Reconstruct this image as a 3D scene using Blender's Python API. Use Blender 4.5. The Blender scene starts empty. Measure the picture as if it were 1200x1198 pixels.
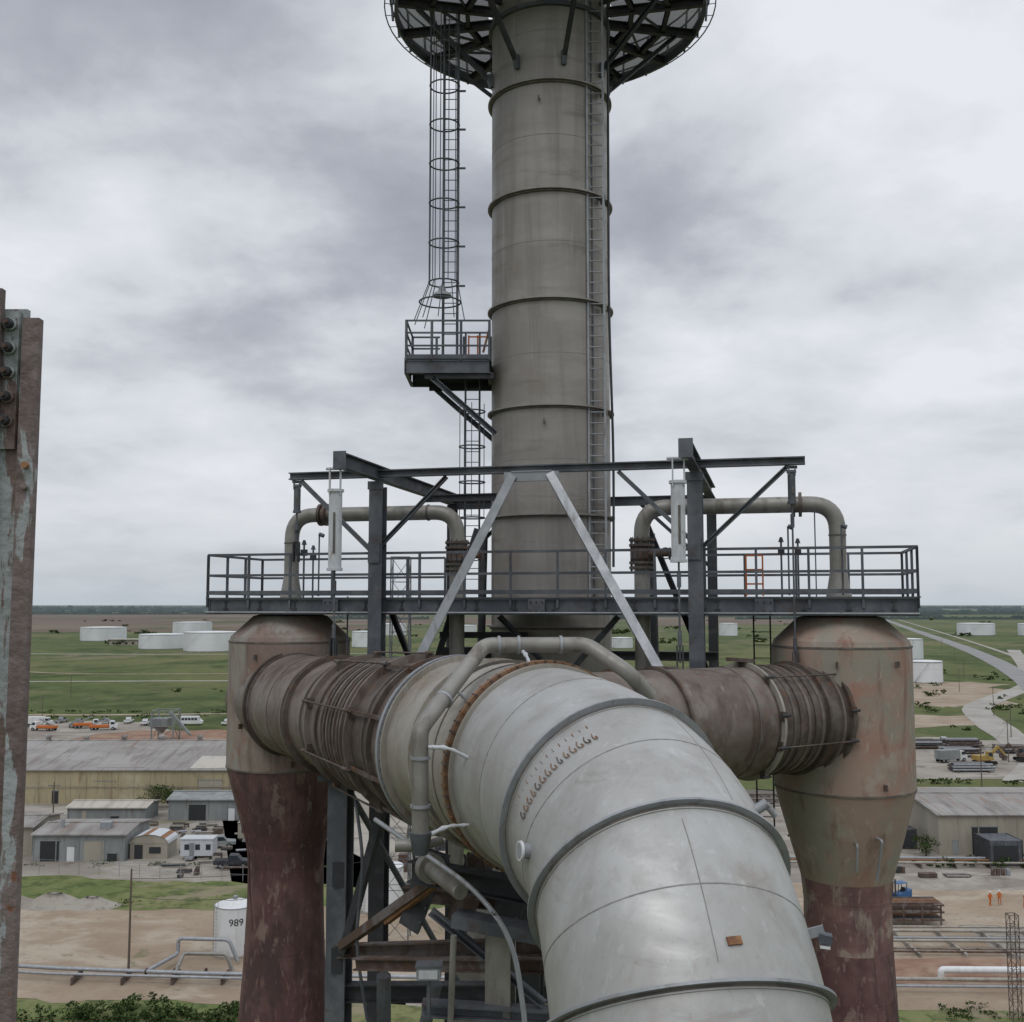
import bpy, math, random
from mathutils import Vector, Matrix, noise
random.seed(7)
H=38.0; G=-H
rad=math.radians
sc=bpy.context.scene
sc.view_settings.view_transform='Standard'; sc.view_settings.look='None'; sc.view_settings.exposure=0

# ---------------------------------------------------------------- materials
def mat(name, base, layers=(), rough=.7, metal=0.0, bump=.15, bscale=6.0, haze=None, spec=.35, see=0):
    m=bpy.data.materials.new(name); m.use_nodes=True
    nt=m.node_tree; N=nt.nodes; Lk=nt.links
    bs=N['Principled BSDF']; bs.inputs['Roughness'].default_value=rough; bs.inputs['Metallic'].default_value=metal
    bs.inputs['Specular IOR Level'].default_value=spec
    tc=N.new('ShaderNodeTexCoord')
    col=None; fac=None
    for i,l in enumerate(layers):
        c,s,lo,hi,a=l[:5]
        mp=N.new('ShaderNodeMapping'); mp.inputs['Scale'].default_value=s; mp.inputs['Location'].default_value=(i*3.7,i*1.9,i*5.3)
        Lk.new(tc.outputs['Object'],mp.inputs['Vector'])
        nz=N.new('ShaderNodeTexNoise'); nz.inputs['Scale'].default_value=1; nz.inputs['Detail'].default_value=9; nz.inputs['Roughness'].default_value=.64
        nz.inputs['Distortion'].default_value=.4
        Lk.new(mp.outputs['Vector'],nz.inputs['Vector'])
        mr=N.new('ShaderNodeMapRange'); mr.inputs['From Min'].default_value=lo; mr.inputs['From Max'].default_value=hi
        mr.inputs['To Min'].default_value=0; mr.inputs['To Max'].default_value=a
        Lk.new(nz.outputs['Fac'],mr.inputs['Value']); fac=nz.outputs['Fac']
        mx=N.new('ShaderNodeMix'); mx.data_type='RGBA'
        Lk.new(mr.outputs['Result'],mx.inputs[0])
        if col is None: mx.inputs[6].default_value=(*base,1)
        else: Lk.new(col,mx.inputs[6])
        mx.inputs[7].default_value=(*c,1); col=mx.outputs[2]
    if haze:  # aerial haze painted into the base colour, growing with distance from the world origin
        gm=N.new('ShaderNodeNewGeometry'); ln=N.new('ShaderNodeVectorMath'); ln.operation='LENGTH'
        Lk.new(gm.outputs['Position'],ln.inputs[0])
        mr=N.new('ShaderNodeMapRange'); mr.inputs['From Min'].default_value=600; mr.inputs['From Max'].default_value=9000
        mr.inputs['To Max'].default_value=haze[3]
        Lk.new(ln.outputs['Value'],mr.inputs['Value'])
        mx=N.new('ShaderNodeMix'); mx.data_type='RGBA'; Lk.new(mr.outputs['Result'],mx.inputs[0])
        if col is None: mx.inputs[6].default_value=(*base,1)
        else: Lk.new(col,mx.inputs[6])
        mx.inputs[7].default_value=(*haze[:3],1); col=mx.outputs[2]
    if col is not None: Lk.new(col,bs.inputs['Base Color'])
    else: bs.inputs['Base Color'].default_value=(*base,1)
    if fac is not None and bump>0:
        rr=N.new('ShaderNodeMapRange'); rr.inputs['From Min'].default_value=.3; rr.inputs['From Max'].default_value=.7; rr.inputs['To Min'].default_value=max(.1,rough-.13); rr.inputs['To Max'].default_value=min(1,rough+.15)
        Lk.new(fac,rr.inputs['Value']); Lk.new(rr.outputs['Result'],bs.inputs['Roughness'])
    if bump>0:
        nz=N.new('ShaderNodeTexNoise'); nz.inputs['Scale'].default_value=bscale; nz.inputs['Detail'].default_value=5
        Lk.new(tc.outputs['Object'],nz.inputs['Vector'])
        bp=N.new('ShaderNodeBump'); bp.inputs['Strength'].default_value=bump; bp.inputs['Distance'].default_value=.05
        Lk.new(nz.outputs['Fac'],bp.inputs['Height']); Lk.new(bp.outputs['Normal'],bs.inputs['Normal'])
    if see>0:
        tr=N.new('ShaderNodeBsdfTransparent'); ms=N.new('ShaderNodeMixShader'); ms.inputs[0].default_value=see
        Lk.new(bs.outputs[0],ms.inputs[1]); Lk.new(tr.outputs[0],ms.inputs[2]); Lk.new(ms.outputs[0],N['Material Output'].inputs['Surface'])
    return m
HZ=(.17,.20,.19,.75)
M={}
M['stack']=mat('stack_steel',(.255,.237,.216),[((.33,.312,.288),(.25,.25,.9),.44,.6,.7),((.14,.125,.112),(1.6,1.6,.12),.48,.72,.65),((.19,.155,.13),(.5,.5,.5),.56,.72,.5),((.37,.352,.33),(3,3,.25),.58,.7,.45),((.13,.115,.10),(.3,.3,2.2),.57,.7,.5)],rough=.52,metal=.35,bump=.12,bscale=3)
M['seam']=mat('seam_dark',(.10,.09,.08),[((.2,.17,.14),(3,3,3),.45,.6,.6)],rough=.7)
M['softseam']=mat('weld_seam_grey',(.21,.205,.19),[((.3,.29,.27),(3,3,3),.45,.6,.7)],rough=.6)
M['steel']=mat('dark_galvanised_steel',(.085,.092,.105),[((.15,.16,.172),(1.2,1.2,1.2),.45,.62,.8),((.10,.06,.045),(2.5,2.5,2.5),.58,.7,.7)],rough=.6,metal=.3)
M['steelblk']=mat('black_steel',(.035,.037,.042),[((.08,.08,.085),(2,2,2),.5,.65,.6),((.10,.055,.04),(3,3,3),.6,.7,.6)],rough=.6)
M['galv']=mat('light_galvanised',(.27,.285,.30),[((.38,.39,.41),(2,2,2),.45,.62,.6),((.17,.15,.13),(4,4,1),.56,.7,.7)],rough=.5,metal=.3)
M['pipe']=mat('vent_pipe_metal',(.22,.21,.19),[((.32,.31,.28),(1,1,1),.45,.6,.6),((.12,.10,.08),(3,3,.6),.53,.67,.7)],rough=.5,metal=.3)
M['elbow']=mat('elbow_aluminium_paint',(.355,.352,.335),[((.44,.442,.432),(.7,.7,.7),.42,.6,.8),((.26,.245,.22),(2.2,2.2,.35),.5,.70,.55),((.23,.18,.13),(1.1,1.1,.5),.62,.74,.5),((.53,.532,.53),(6,6,1.2),.58,.68,.4),((.25,.22,.175),(14,14,3),.58,.70,.35),((.22,.20,.17),(.9,.9,5),.61,.70,.35)],rough=.5,metal=.3,bump=.14,bscale=2.2)
M['beige']=mat('insulated_duct_beige',(.30,.275,.235),[((.40,.38,.34),(.8,.8,.8),.42,.62,.7),((.19,.14,.10),(1.2,1.2,.6),.52,.68,.8),((.21,.195,.17),(4,4,.8),.5,.68,.6),((.46,.44,.41),(9,9,3),.62,.7,.5)],rough=.55,metal=.25,bump=.15,bscale=3)
M['brownduct']=mat('weathered_brown_duct',(.155,.125,.105),[((.23,.20,.175),(1.1,1.1,1.1),.42,.6,.8),((.085,.058,.045),(1.8,1.8,.7),.48,.65,.8),((.29,.27,.245),(5,5,1.5),.57,.67,.5),((.20,.09,.05),(2.4,2.4,2.4),.62,.7,.6)],rough=.6,metal=.25,bump=.2,bscale=4)
M['browndark']=mat('bellows_dark',(.085,.068,.057),[((.17,.145,.125),(1.6,1.6,1.6),.45,.62,.7),((.17,.075,.04),(3,3,3),.56,.68,.7)],rough=.6,metal=.3)
M['rust']=mat('orange_rust',(.20,.095,.045),[((.31,.165,.08),(5,5,5),.45,.6,.8),((.12,.07,.05),(9,9,9),.5,.65,.6)],rough=.85)
M['gasket']=mat('copper_gasket',(.215,.12,.07),[((.29,.19,.115),(5,5,5),.45,.6,.7),((.12,.08,.06),(7,7,7),.52,.65,.7)],rough=.75)
M['rustdark']=mat('dark_rust_steel',(.085,.055,.042),[((.16,.15,.15),(1.5,1.5,1.5),.48,.6,.7),((.2,.09,.04),(4,4,4),.58,.68,.6)],rough=.8)
M['vesselL']=mat('vessel_tan_left',(.245,.20,.165),[((.18,.115,.095),(.5,.5,.6),.45,.58,.65),((.27,.255,.22),(1.1,1.1,.45),.50,.60,.85),((.28,.15,.10),(1.2,1.2,.9),.60,.65,.6),((.12,.085,.072),(4,4,.7),.52,.66,.6),((.33,.30,.26),(7,7,4),.60,.66,.5)],rough=.7,bump=.3,bscale=2.5)
M['vesselR']=mat('vessel_tan_right',(.31,.228,.18),[((.245,.24,.195),(.6,.6,.5),.45,.55,.85),((.31,.165,.125),(.55,.55,.6),.54,.63,.7),((.33,.30,.25),(1.3,1.3,.9),.55,.62,.75),((.18,.11,.085),(2.4,2.4,.5),.55,.66,.65),((.38,.32,.265),(7,7,3),.59,.66,.6),((.27,.12,.07),(1.8,1.8,.35),.64,.70,.6)],rough=.7,bump=.3,bscale=2.5)
M['maroon']=mat('vessel_maroon',(.105,.052,.05),[((.17,.098,.088),(.7,.7,.7),.45,.56,.75),((.06,.038,.038),(1.2,1.2,.6),.48,.60,.75),((.25,.18,.155),(2.2,2.2,1.2),.57,.62,.65),((.055,.034,.034),(5,5,.4),.52,.66,.7),((.24,.14,.12),(9,9,3),.58,.64,.5)],rough=.7,bump=.3,bscale=2.5)
M['pinkR']=mat('vessel_pink_red',(.22,.125,.11),[((.125,.07,.067),(.6,.6,.6),.45,.56,.8),((.32,.27,.22),(1.4,1.4,.9),.52,.59,.75),((.10,.06,.06),(4,4,.5),.52,.66,.7),((.35,.26,.22),(7,7,3),.59,.65,.6)],rough=.7,bump=.3,bscale=2.5)
M['peel']=mat('peeling_grey_paint',(.27,.30,.295),[((.34,.36,.36),(3,3,1.5),.45,.6,.6),((.145,.10,.085),(6,6,1.3),.50,.52,.95),((.10,.07,.06),(30,30,10),.58,.64,.7)],rough=.65,bump=.4,bscale=18)
M['peelbrown']=mat('brown_primer_steel',(.13,.10,.093),[((.20,.165,.155),(5,5,2),.45,.6,.7),((.31,.34,.34),(7,7,1.6),.57,.585,.9),((.17,.07,.04),(12,12,9),.63,.68,.9)],rough=.75,bump=.4,bscale=18)
M['white']=mat('white_paint',(.64,.65,.65),[((.46,.45,.42),(1.2,1.2,.25),.48,.7,.6)],rough=.5,bump=0)
M['tankwhite']=mat('tank_white',(.66,.68,.69),[((.5,.51,.51),(.05,.05,.02),.42,.65,.7)],rough=.6,bump=0)
M['hanger']=mat('hanger_white',(.50,.52,.54),[((.36,.36,.36),(6,6,2),.48,.66,.7),((.22,.12,.07),(9,9,3),.6,.68,.8)],rough=.5,bump=0)
M['orange']=mat('safety_orange',(.50,.14,.03),[((.35,.1,.03),(4,4,4),.5,.6,.5)],rough=.6,bump=0)
M['yellow']=mat('machine_yellow',(.36,.24,.06),[((.2,.14,.07),(1,1,1),.45,.6,.6)],rough=.6,bump=0)
M['blue']=mat('machine_blue',(.04,.11,.25),rough=.5,bump=0)
M['glass']=mat('dark_glass',(.03,.04,.05),rough=.1,bump=0)
M['rubber']=mat('black_rubber',(.02,.02,.02),rough=.9,bump=0)
M['green']=mat('dumpster_green',(.05,.14,.09),rough=.6,bump=0)
M['skin']=mat('skin',(.42,.26,.19),rough=.6,bump=0)
M['grating']=mat('deck_grating',(.22,.235,.26),[((.30,.31,.34),(.8,.8,.8),.45,.6,.6)],rough=.6,metal=.2,bump=0)
M['opengrating']=mat('open_bar_grating',(.20,.215,.25),[((.3,.31,.35),(.8,.8,.8),.45,.6,.6)],rough=.6,bump=0,see=.38)
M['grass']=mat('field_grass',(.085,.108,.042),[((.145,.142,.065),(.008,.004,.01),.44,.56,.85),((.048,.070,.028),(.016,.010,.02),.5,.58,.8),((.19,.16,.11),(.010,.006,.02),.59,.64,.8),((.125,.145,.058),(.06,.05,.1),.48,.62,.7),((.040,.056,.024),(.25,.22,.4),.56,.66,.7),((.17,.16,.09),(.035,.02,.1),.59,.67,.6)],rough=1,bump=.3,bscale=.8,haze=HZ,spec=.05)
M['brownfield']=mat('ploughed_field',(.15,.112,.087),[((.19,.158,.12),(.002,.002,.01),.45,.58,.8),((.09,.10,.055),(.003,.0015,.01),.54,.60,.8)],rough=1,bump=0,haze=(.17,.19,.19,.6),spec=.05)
M['lush']=mat('lush_grass',(.12,.15,.055),[((.19,.19,.09),(.12,.12,.1),.42,.58,.85),((.06,.08,.033),(.6,.5,.5),.50,.62,.8),((.25,.21,.15),(.07,.08,.1),.58,.64,.75),((.05,.07,.03),(.10,.12,.1),.58,.66,.7)],rough=1,bump=.5,bscale=2,spec=.05)
M['dirt']=mat('tan_dirt',(.33,.268,.203),[((.26,.20,.145),(.05,.07,.1),.42,.58,.85),((.40,.345,.275),(.08,.15,.1),.5,.62,.8),((.15,.145,.085),(.1,.16,.1),.61,.65,.7),((.21,.17,.13),(1.0,1.0,1),.55,.68,.6)],rough=1,bump=.4,bscale=1.5,spec=.05)
M['yard']=mat('gravel_concrete_yard',(.31,.285,.245),[((.225,.20,.17),(.035,.05,.1),.42,.56,.85),((.37,.345,.305),(.05,.09,.1),.52,.62,.8),((.15,.13,.11),(.15,.2,.2),.57,.64,.75),((.17,.175,.095),(.06,.07,.1),.60,.65,.7),((.21,.185,.155),(1.2,1.2,1),.54,.68,.6)],rough=1,bump=.3,bscale=1.5,spec=.05)
M['redsoil']=mat('red_soil',(.24,.145,.105),[((.32,.235,.175),(.12,.15,.2),.45,.60,.8),((.16,.095,.07),(.5,.5,.5),.52,.66,.6)],rough=1,bump=.4,bscale=1.5,spec=.05)
M['road']=mat('gravel_road',(.36,.345,.315),[((.28,.26,.23),(.05,.05,.05),.42,.58,.8),((.42,.41,.38),(.3,.3,.3),.52,.64,.6)],rough=1,bump=0,spec=.05)
M['asphalt']=mat('asphalt',(.21,.21,.205),[((.27,.265,.255),(.06,.06,.06),.42,.62,.8)],rough=.9,bump=0)
M['ballast']=mat('rail_ballast',(.12,.105,.09),[((.19,.17,.145),(.2,.4,.2),.45,.6,.8)],rough=1,bump=.3,bscale=2)
M['foliage']=mat('foliage_dark',(.035,.06,.02),[((.065,.095,.032),(.6,.6,.6),.42,.6,.9)],rough=.9,bump=0,spec=.1)
M['foliage2']=mat('foliage_light',(.075,.11,.035),[((.045,.07,.025),(.9,.9,.9),.42,.6,.8)],rough=.9,bump=0,spec=.1)
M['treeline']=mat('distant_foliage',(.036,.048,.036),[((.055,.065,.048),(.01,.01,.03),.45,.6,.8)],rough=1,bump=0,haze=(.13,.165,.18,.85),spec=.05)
M['bark']=mat('wood_pole',(.12,.095,.075),rough=.9,bump=0)
M['wallyel']=mat('yellow_metal_siding',(.37,.32,.20),[((.29,.25,.16),(.3,.3,.05),.42,.6,.8),((.22,.155,.10),(.9,.9,.15),.55,.66,.75),((.45,.41,.29),(.15,.15,.2),.54,.63,.6),((.18,.15,.10),(2.5,2.5,.2),.58,.68,.6)],rough=.8,bump=0)
M['roofgrey']=mat('old_metal_roof',(.235,.22,.205),[((.31,.30,.285),(.06,.1,.1),.45,.6,.8),((.15,.13,.115),(.5,.08,.2),.50,.64,.8),((.22,.14,.10),(.7,.1,.2),.58,.65,.6)],rough=.75,bump=0)
M['rooflight']=mat('patched_roof_white',(.43,.40,.35),[((.31,.28,.24),(.5,.1,.2),.48,.62,.8)],rough=.7,bump=0)
M['wallgrey']=mat('grey_siding',(.20,.215,.215),[((.27,.285,.28),(.4,.4,.1),.45,.6,.8),((.16,.12,.10),(1,1,.2),.56,.66,.7)],rough=.8,bump=0)
M['wallbeige']=mat('beige_siding',(.33,.305,.25),[((.26,.235,.19),(.3,.3,.08),.42,.6,.8),((.18,.15,.12),(1.5,1.5,.15),.6,.7,.6)],rough=.8,bump=0)
M['darkopen']=mat('dark_opening',(.03,.032,.035),rough=.8,bump=0)

# ---------------------------------------------------------------- mesh builder
class MB:
    def __init__(s,name): s.n=name; s.v=[]; s.f=[]; s.m=[]; s.sm=[]; s.mats=[]
    def add(s,vs,fs,mt,smooth=False):
        if mt not in s.mats: s.mats.append(mt)
        k=s.mats.index(mt); o=len(s.v); s.v+=[tuple(v) for v in vs]
        for f in fs: s.f.append(tuple(i+o for i in f)); s.m.append(k); s.sm.append(smooth)
    def fr(s,p0,p1,up=None):
        d=(p1-p0).normalized(); u0=Vector(up) if up is not None else Vector((0,0,1))
        if abs(d.dot(u0))>.96: u0=Vector((.242,.97,0))
        sd=d.cross(u0).normalized(); return d,sd,sd.cross(d).normalized()
    def ext(s,prof,p0,p1,mt,up=None):
        p0=Vector(p0);p1=Vector(p1); d,sd,u=s.fr(p0,p1,up); n=len(prof)
        a=[p0+sd*x+u*y for x,y in prof]; b=[p1+sd*x+u*y for x,y in prof]
        fs=[(i,(i+1)%n,n+(i+1)%n,n+i) for i in range(n)]+[tuple(range(n-1,-1,-1)),tuple(range(n,2*n))]
        s.add(a+b,fs,mt)
    def bar(s,p0,p1,w,h,mt,up=None):
        s.ext([(-w/2,-h/2),(w/2,-h/2),(w/2,h/2),(-w/2,h/2)],p0,p1,mt,up)
    def ibeam(s,p0,p1,w,h,mt,t=.03,up=None):
        a=w/2;b=h/2
        s.ext([(-a,-b),(a,-b),(a,-b+t),(t/2,-b+t),(t/2,b-t),(a,b-t),(a,b),(-a,b),(-a,b-t),(-t/2,b-t),(-t/2,-b+t),(-a,-b+t)],p0,p1,mt,up)
    def chan(s,p0,p1,w,h,mt,t=.025,up=None):
        a=w/2;b=h/2
        s.ext([(-a,-b),(a,-b),(a,-b+t),(-a+t,-b+t),(-a+t,b-t),(a,b-t),(a,b),(-a,b)],p0,p1,mt,up)
    def box(s,x0,x1,y0,y1,z0,z1,mt):
        s.bar((x0,(y0+y1)/2,(z0+z1)/2),(x1,(y0+y1)/2,(z0+z1)/2),abs(y1-y0),abs(z1-z0),mt)
    def sweep(s,pts,rr,mt,seg=16,caps=True,side0=None):
        pts=[Vector(p) for p in pts]; n=len(pts)
        if not isinstance(rr,(list,tuple)): rr=[rr]*n
        T=[]
        for i in range(n):
            a=pts[max(0,i-1)];b=pts[min(n-1,i+1)]; T.append((b-a).normalized())
        sd=T[0].cross(Vector((0,0,1)))
        if sd.length<.05: sd=Vector((1,0,0))
        if side0 is not None: sd=Vector(side0)
        sd.normalize(); F=[]
        for i in range(n):
            sd=(sd-T[i]*sd.dot(T[i])).normalized(); F.append((pts[i],T[i],sd.copy(),sd.cross(T[i]).normalized()))
        vs=[]
        for (p,t,a,b),r in zip(F,rr):
            for k in range(seg):
                an=2*math.pi*k/seg; vs.append(p+a*(r*math.cos(an))+b*(r*math.sin(an)))
        fs=[]
        for i in range(n-1):
            for k in range(seg):
                k2=(k+1)%seg; fs.append((i*seg+k,i*seg+k2,(i+1)*seg+k2,(i+1)*seg+k))
        if isinstance(mt,list):
            # one welded surface so that shading stays smooth across material changes
            o=len(s.v); s.v+=[tuple(v) for v in vs]
            for i in range(n-1):
                if mt[i] not in s.mats: s.mats.append(mt[i])
                km=s.mats.index(mt[i])
                for k in range(seg):
                    f=fs[i*seg+k]; s.f.append(tuple(q+o for q in f)); s.m.append(km); s.sm.append(True)
        else: s.add(vs,fs,mt,True)
        if caps:
            m0=mt[0] if isinstance(mt,list) else mt
            s.add(vs[:seg],[tuple(range(seg))],m0); s.add(vs[-seg:],[tuple(range(seg))],m0)
        return F
    def tube(s,p0,p1,r,mt,seg=10,r2=None,caps=True):
        return s.sweep([p0,p1],[r,r if r2 is None else r2],mt,seg,caps)
    def lathe(s,c,prof,mt,seg=48):
        for i in range(len(prof)-1):
            (r0,z0),(r1,z1)=prof[i],prof[i+1]
            m=mt[i] if isinstance(mt,list) else mt
            vs=[(c[0]+r*math.cos(2*math.pi*k/seg),c[1]+r*math.sin(2*math.pi*k/seg),c[2]+z) for r,z in((r0,z0),(r1,z1)) for k in range(seg)]
            s.add(vs,[(k,(k+1)%seg,seg+(k+1)%seg,seg+k) for k in range(seg)],m,True)
    def ring(s,c,n,ri,ro,w,mt,seg=56,a0=0,a1=360,ref=None):
        c=Vector(c); n=Vector(n).normalized()
        a=n.cross(Vector((0,0,1)))
        if a.length<.05: a=Vector((1,0,0))
        a.normalize(); b=a.cross(n).normalized()
        full=abs(a1-a0)>=360; m=seg if full else seg+1
        rows=[]
        for q,(r,o) in enumerate(((ro,-w/2),(ro,w/2),(ri,w/2),(ri,-w/2))):
            rows.append([c+n*o+(a*math.cos(t)+b*math.sin(t))*r for t in [rad(a0+(a1-a0)*k/seg) for k in range(m)]])
        for q in range(4):
            A=rows[q];B=rows[(q+1)%4]
            s.add(A+B,[(k,(k+1)%m,m+(k+1)%m,m+k) for k in range(seg)],mt,q in(0,2))
    def torus(s,c,n,R,r,mt,seg=40,a0=0,a1=360,sg=6):
        c=Vector(c); n=Vector(n).normalized(); a=n.cross(Vector((0,0,1)))
        if a.length<.05: a=Vector((1,0,0))
        a.normalize(); b=a.cross(n).normalized()
        s.sweep([c+(a*math.cos(t)+b*math.sin(t))*R for t in [rad(a0+(a1-a0)*k/seg) for k in range(seg+1)]],r,mt,sg,False,side0=n)
    def done(s):
        me=bpy.data.meshes.new(s.n); me.from_pydata(s.v,[],s.f)
        for m in s.mats: me.materials.append(M[m])
        me.polygons.foreach_set('material_index',s.m); me.polygons.foreach_set('use_smooth',s.sm); me.update()
        o=bpy.data.objects.new(s.n,me); sc.collection.objects.link(o); return o

def catmull(P,n=8):
    P=[Vector(p) for p in P]; out=[]
    Q=[P[0]*2-P[1]]+P+[P[-1]*2-P[-2]]
    for i in range(1,len(Q)-2):
        p0,p1,p2,p3=Q[i-1:i+3]
        for k in range(n):
            t=k/n
            t0=0;t1=t0+(p1-p0).length**.5;t2=t1+(p2-p1).length**.5;t3=t2+(p3-p2).length**.5
            u=t1+(t2-t1)*t
            A1=p0*((t1-u)/(t1-t0))+p1*((u-t0)/(t1-t0));A2=p1*((t2-u)/(t2-t1))+p2*((u-t1)/(t2-t1));A3=p2*((t3-u)/(t3-t2))+p3*((u-t2)/(t3-t2))
            B1=A1*((t2-u)/(t2-t0))+A2*((u-t0)/(t2-t0));B2=A2*((t3-u)/(t3-t1))+A3*((u-t1)/(t3-t1))
            out.append(B1*((t2-u)/(t2-t1))+B2*((u-t1)/(t2-t1)))
    out.append(P[-1]); return out
def fillet(P,r,n=7):
    P=[Vector(p) for p in P]; out=[P[0]]
    for i in range(1,len(P)-1):
        a=(P[i-1]-P[i]).normalized(); b=(P[i+1]-P[i]).normalized()
        for k in range(n+1):
            t=k/n; out.append((P[i]+a*r)*(1-t)**2+P[i]*2*t*(1-t)+(P[i]+b*r)*t*t)
    out.append(P[-1]); return out

# plant frame: turned 14 degrees, origin midway between the two vessels
YAW=rad(14); EX=Vector((math.cos(YAW),-math.sin(YAW),0)); EY=Vector((math.sin(YAW),math.cos(YAW),0)); O=Vector((.88,26.35,0))
def L(x,y,z): return O+EX*x+EY*y+Vector((0,0,z))
SX,SY=1.1,30.0

# ---------------------------------------------------------------- stack
b=MB('exhaust_stack'); SR=1.68
prof=[(2.9,G),(2.9,-14),(2.7,-9),(1.9,-5.5),(SR,-3.5)]+[(SR,z) for z in(0,6,12,18,24)]
b.lathe((SX,SY,0),prof,'stack',72)
for z in(-.6,2.4,5.35,8.3,11.35,14.45,17.6,20.6):
    b.ring((SX,SY,z),(0,0,1),SR-.02,SR+.12,.045,'stack',72); b.ring((SX,SY,z-.05),(0,0,1),SR-.02,SR+.05,.05,'seam',72)
for z in(.9,3.9,6.8,9.9,12.9,15.9): b.ring((SX,SY,z),(0,0,1),SR-.02,SR+.005,.016,'softseam',72)
for z,a in((4.9,262),(13.9,258)):
    ca,sa=math.cos(rad(a)),math.sin(rad(a)); b.tube((SX+ca*SR,SY+sa*SR,z),(SX+ca*(SR+.12),SY+sa*(SR+.12),z),.03,'seam'); b.bar((SX+ca*(SR+.08),SY+sa*(SR+.08),z-.08),(SX+ca*(SR+.08),SY+sa*(SR+.08),z+.08),.04,.04,'seam')
for k in range(9):
    z0=-.6+k*1.5; a=rad(200+((k*67)%140)); b.bar((SX+math.cos(a)*(SR-.004),SY+math.sin(a)*(SR-.004),z0+.05),(SX+math.cos(a)*(SR-.004),SY+math.sin(a)*(SR-.004),z0+1.42),.012,.012,'softseam')
b.done()

b=MB('stack_ladder')
cx,cy=2.31,28.62; tx,ty=1,0; nx,ny=.25,-.97
for s_ in(-.22,.22): b.bar((cx+tx*s_,cy+ty*s_,.15),(cx+tx*s_,cy+ty*s_,17.0),.05,.09,'galv')
z=.4
while z<17: b.tube((cx-tx*.22,cy-ty*.2,z),(cx+tx*.22,cy+ty*.2,z),.017,'galv',6); z+=.3
for z in(2.0,5.2,8.1,11.2,14.3):
    for s_ in(-.26,.26): b.bar((cx+tx*s_,cy+ty*s_,z),(cx+tx*s_-nx*.3,cy+ty*s_+.35,z),.05,.14,'pipe')
b.tube((cx-.10,cy+.12,.2),(cx-.10,cy+.12,17),.03,'steel',8)
b.sweep(catmull([(cx+.40,cy+.25,17),(cx+.38,cy+.25,12),(cx+.36,cy+.1,8),(cx+.45,cy+.2,4),(cx+.42,cy+.1,1)],6),.035,'steelblk',8)
b.done()

# ---------------------------------------------------------------- circular platform
b=MB('circular_service_platform'); PZ=17.15; PR=4.5
b.ring((SX,SY,PZ+.2),(0,0,1),SR+.15,PR,.05,'opengrating',64)
def pol(r,a,z): return Vector((SX+r*math.cos(a),SY+r*math.sin(a),z))
b.ring((SX,SY,PZ+.1),(0,0,1),PR-.03,PR+.04,.34,'steel',64)
nb=16
for k in range(nb):
    a=2*math.pi*(k+.5)/nb
    b.ibeam(pol(SR,a,PZ+.02),pol(PR-.05,a,PZ+.02),.14,.26,'steelblk')
    a2=2*math.pi*(k+1.5)/nb
    for r in(2.45,3.5): b.ibeam(pol(r,a,PZ+.04),pol(r,a2,PZ+.04),.12,.2,'steelblk')
    if k%2==0: b.chan(pol(SR+.05,a,PZ-2.1),pol(3.9,a,PZ-.1),.12,.12,'steelblk'); b.bar(pol(SR,a,PZ-2.25),pol(SR+.12,a,PZ-1.9),.14,.2,'steel')
    b.bar(pol(2.45,a,PZ+.03),pol(3.5,a2,PZ+.03),.06,.06,'steel')
b.ring((SX,SY,PZ-.5),(0,0,1),SR,SR+.1,.12,'steel',64)
for k in range(32):
    a=2*math.pi*k/32
    b.bar(pol(PR+.1,a,PZ-.05),pol(PR+.22,a,PZ+1.3),.06,.06,'steel')
    b.bar(pol(PR,a,PZ+.1),pol(PR+.12,a,PZ+.1),.05,.05,'steel')
for z,r in((.45,.17),(.9,.2),(1.3,.22)): b.torus((SX,SY,PZ+z),(0,0,1),PR+r,.03,'steel',64)
b.torus((SX,SY,PZ+.12),(0,0,1),PR+.32,.02,'steel',64)
for k in range(48):
    a=2*math.pi*k/48; b.tube(pol(PR,a,PZ+.1),pol(PR+.32,a,PZ+.12),.012,'steel',5)
b.done()

# ---------------------------------------------------------------- caged ladder and landing
b=MB('caged_ladder')
lx0,lx1,ly=-1.95,-1.55,29.6
for x in(lx0,lx1): b.bar((x,ly,6.8),(x,ly,17.2),.05,.10,'steel')
z=7
while z<17.2: b.tube((lx0,ly,z),(lx1,ly,z),.013,'steel',6); z+=.3
hc=Vector(((lx0+lx1)/2-.17,ly-.28,0))
z=9.0
while z<17:
    b.torus(hc+Vector((0,0,z)),(0,0,1),.42,.024,'steel',24,sg=5)
    b.bar((lx1,ly,z),(lx1+.22,ly,z),.04,.05,'steel'); z+=1.15
for k in range(8):
    a=rad(130+k*32); x,y=hc.x+.42*math.cos(a),hc.y+.42*math.sin(a)
    b.tube((x,y,9.0),(x,y,16.9),.014,'steel',5)
for k in range(7):
    a=rad(130+k*35); b.tube((hc.x+.42*math.cos(a),hc.y+.42*math.sin(a),9),(hc.x-.1+.75*math.cos(a),hc.y+.75*math.sin(a),7.85),.014,'steel',5)
b.torus(hc+Vector((-.1,0,8.45)),(0,0,1),.58,.024,'steel',24,sg=5)
b.tube((lx1,ly+.15,6.8),(lx1,ly+.15,17.2),.02,'steel',6)
b.lathe((lx0+.0,ly-.5,8.55),[(.02,.32),(.09,.28),(.11,.16),(.25,.06),(.28,0)],'galv',20)
for x in(-1.32,-.92): b.bar((x,29.9,.2),(x,29.9,7.7),.04,.07,'steel')
z=.4
while z<7: b.tube((-1.32,29.9,z),(-.92,29.9,z),.013,'steel',6); z+=.3
for z in(2.4,3.4,4.4,5.4): b.torus((-1.12,29.65,z),(0,0,1),.36,.022,'steel',20,sg=5)
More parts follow.
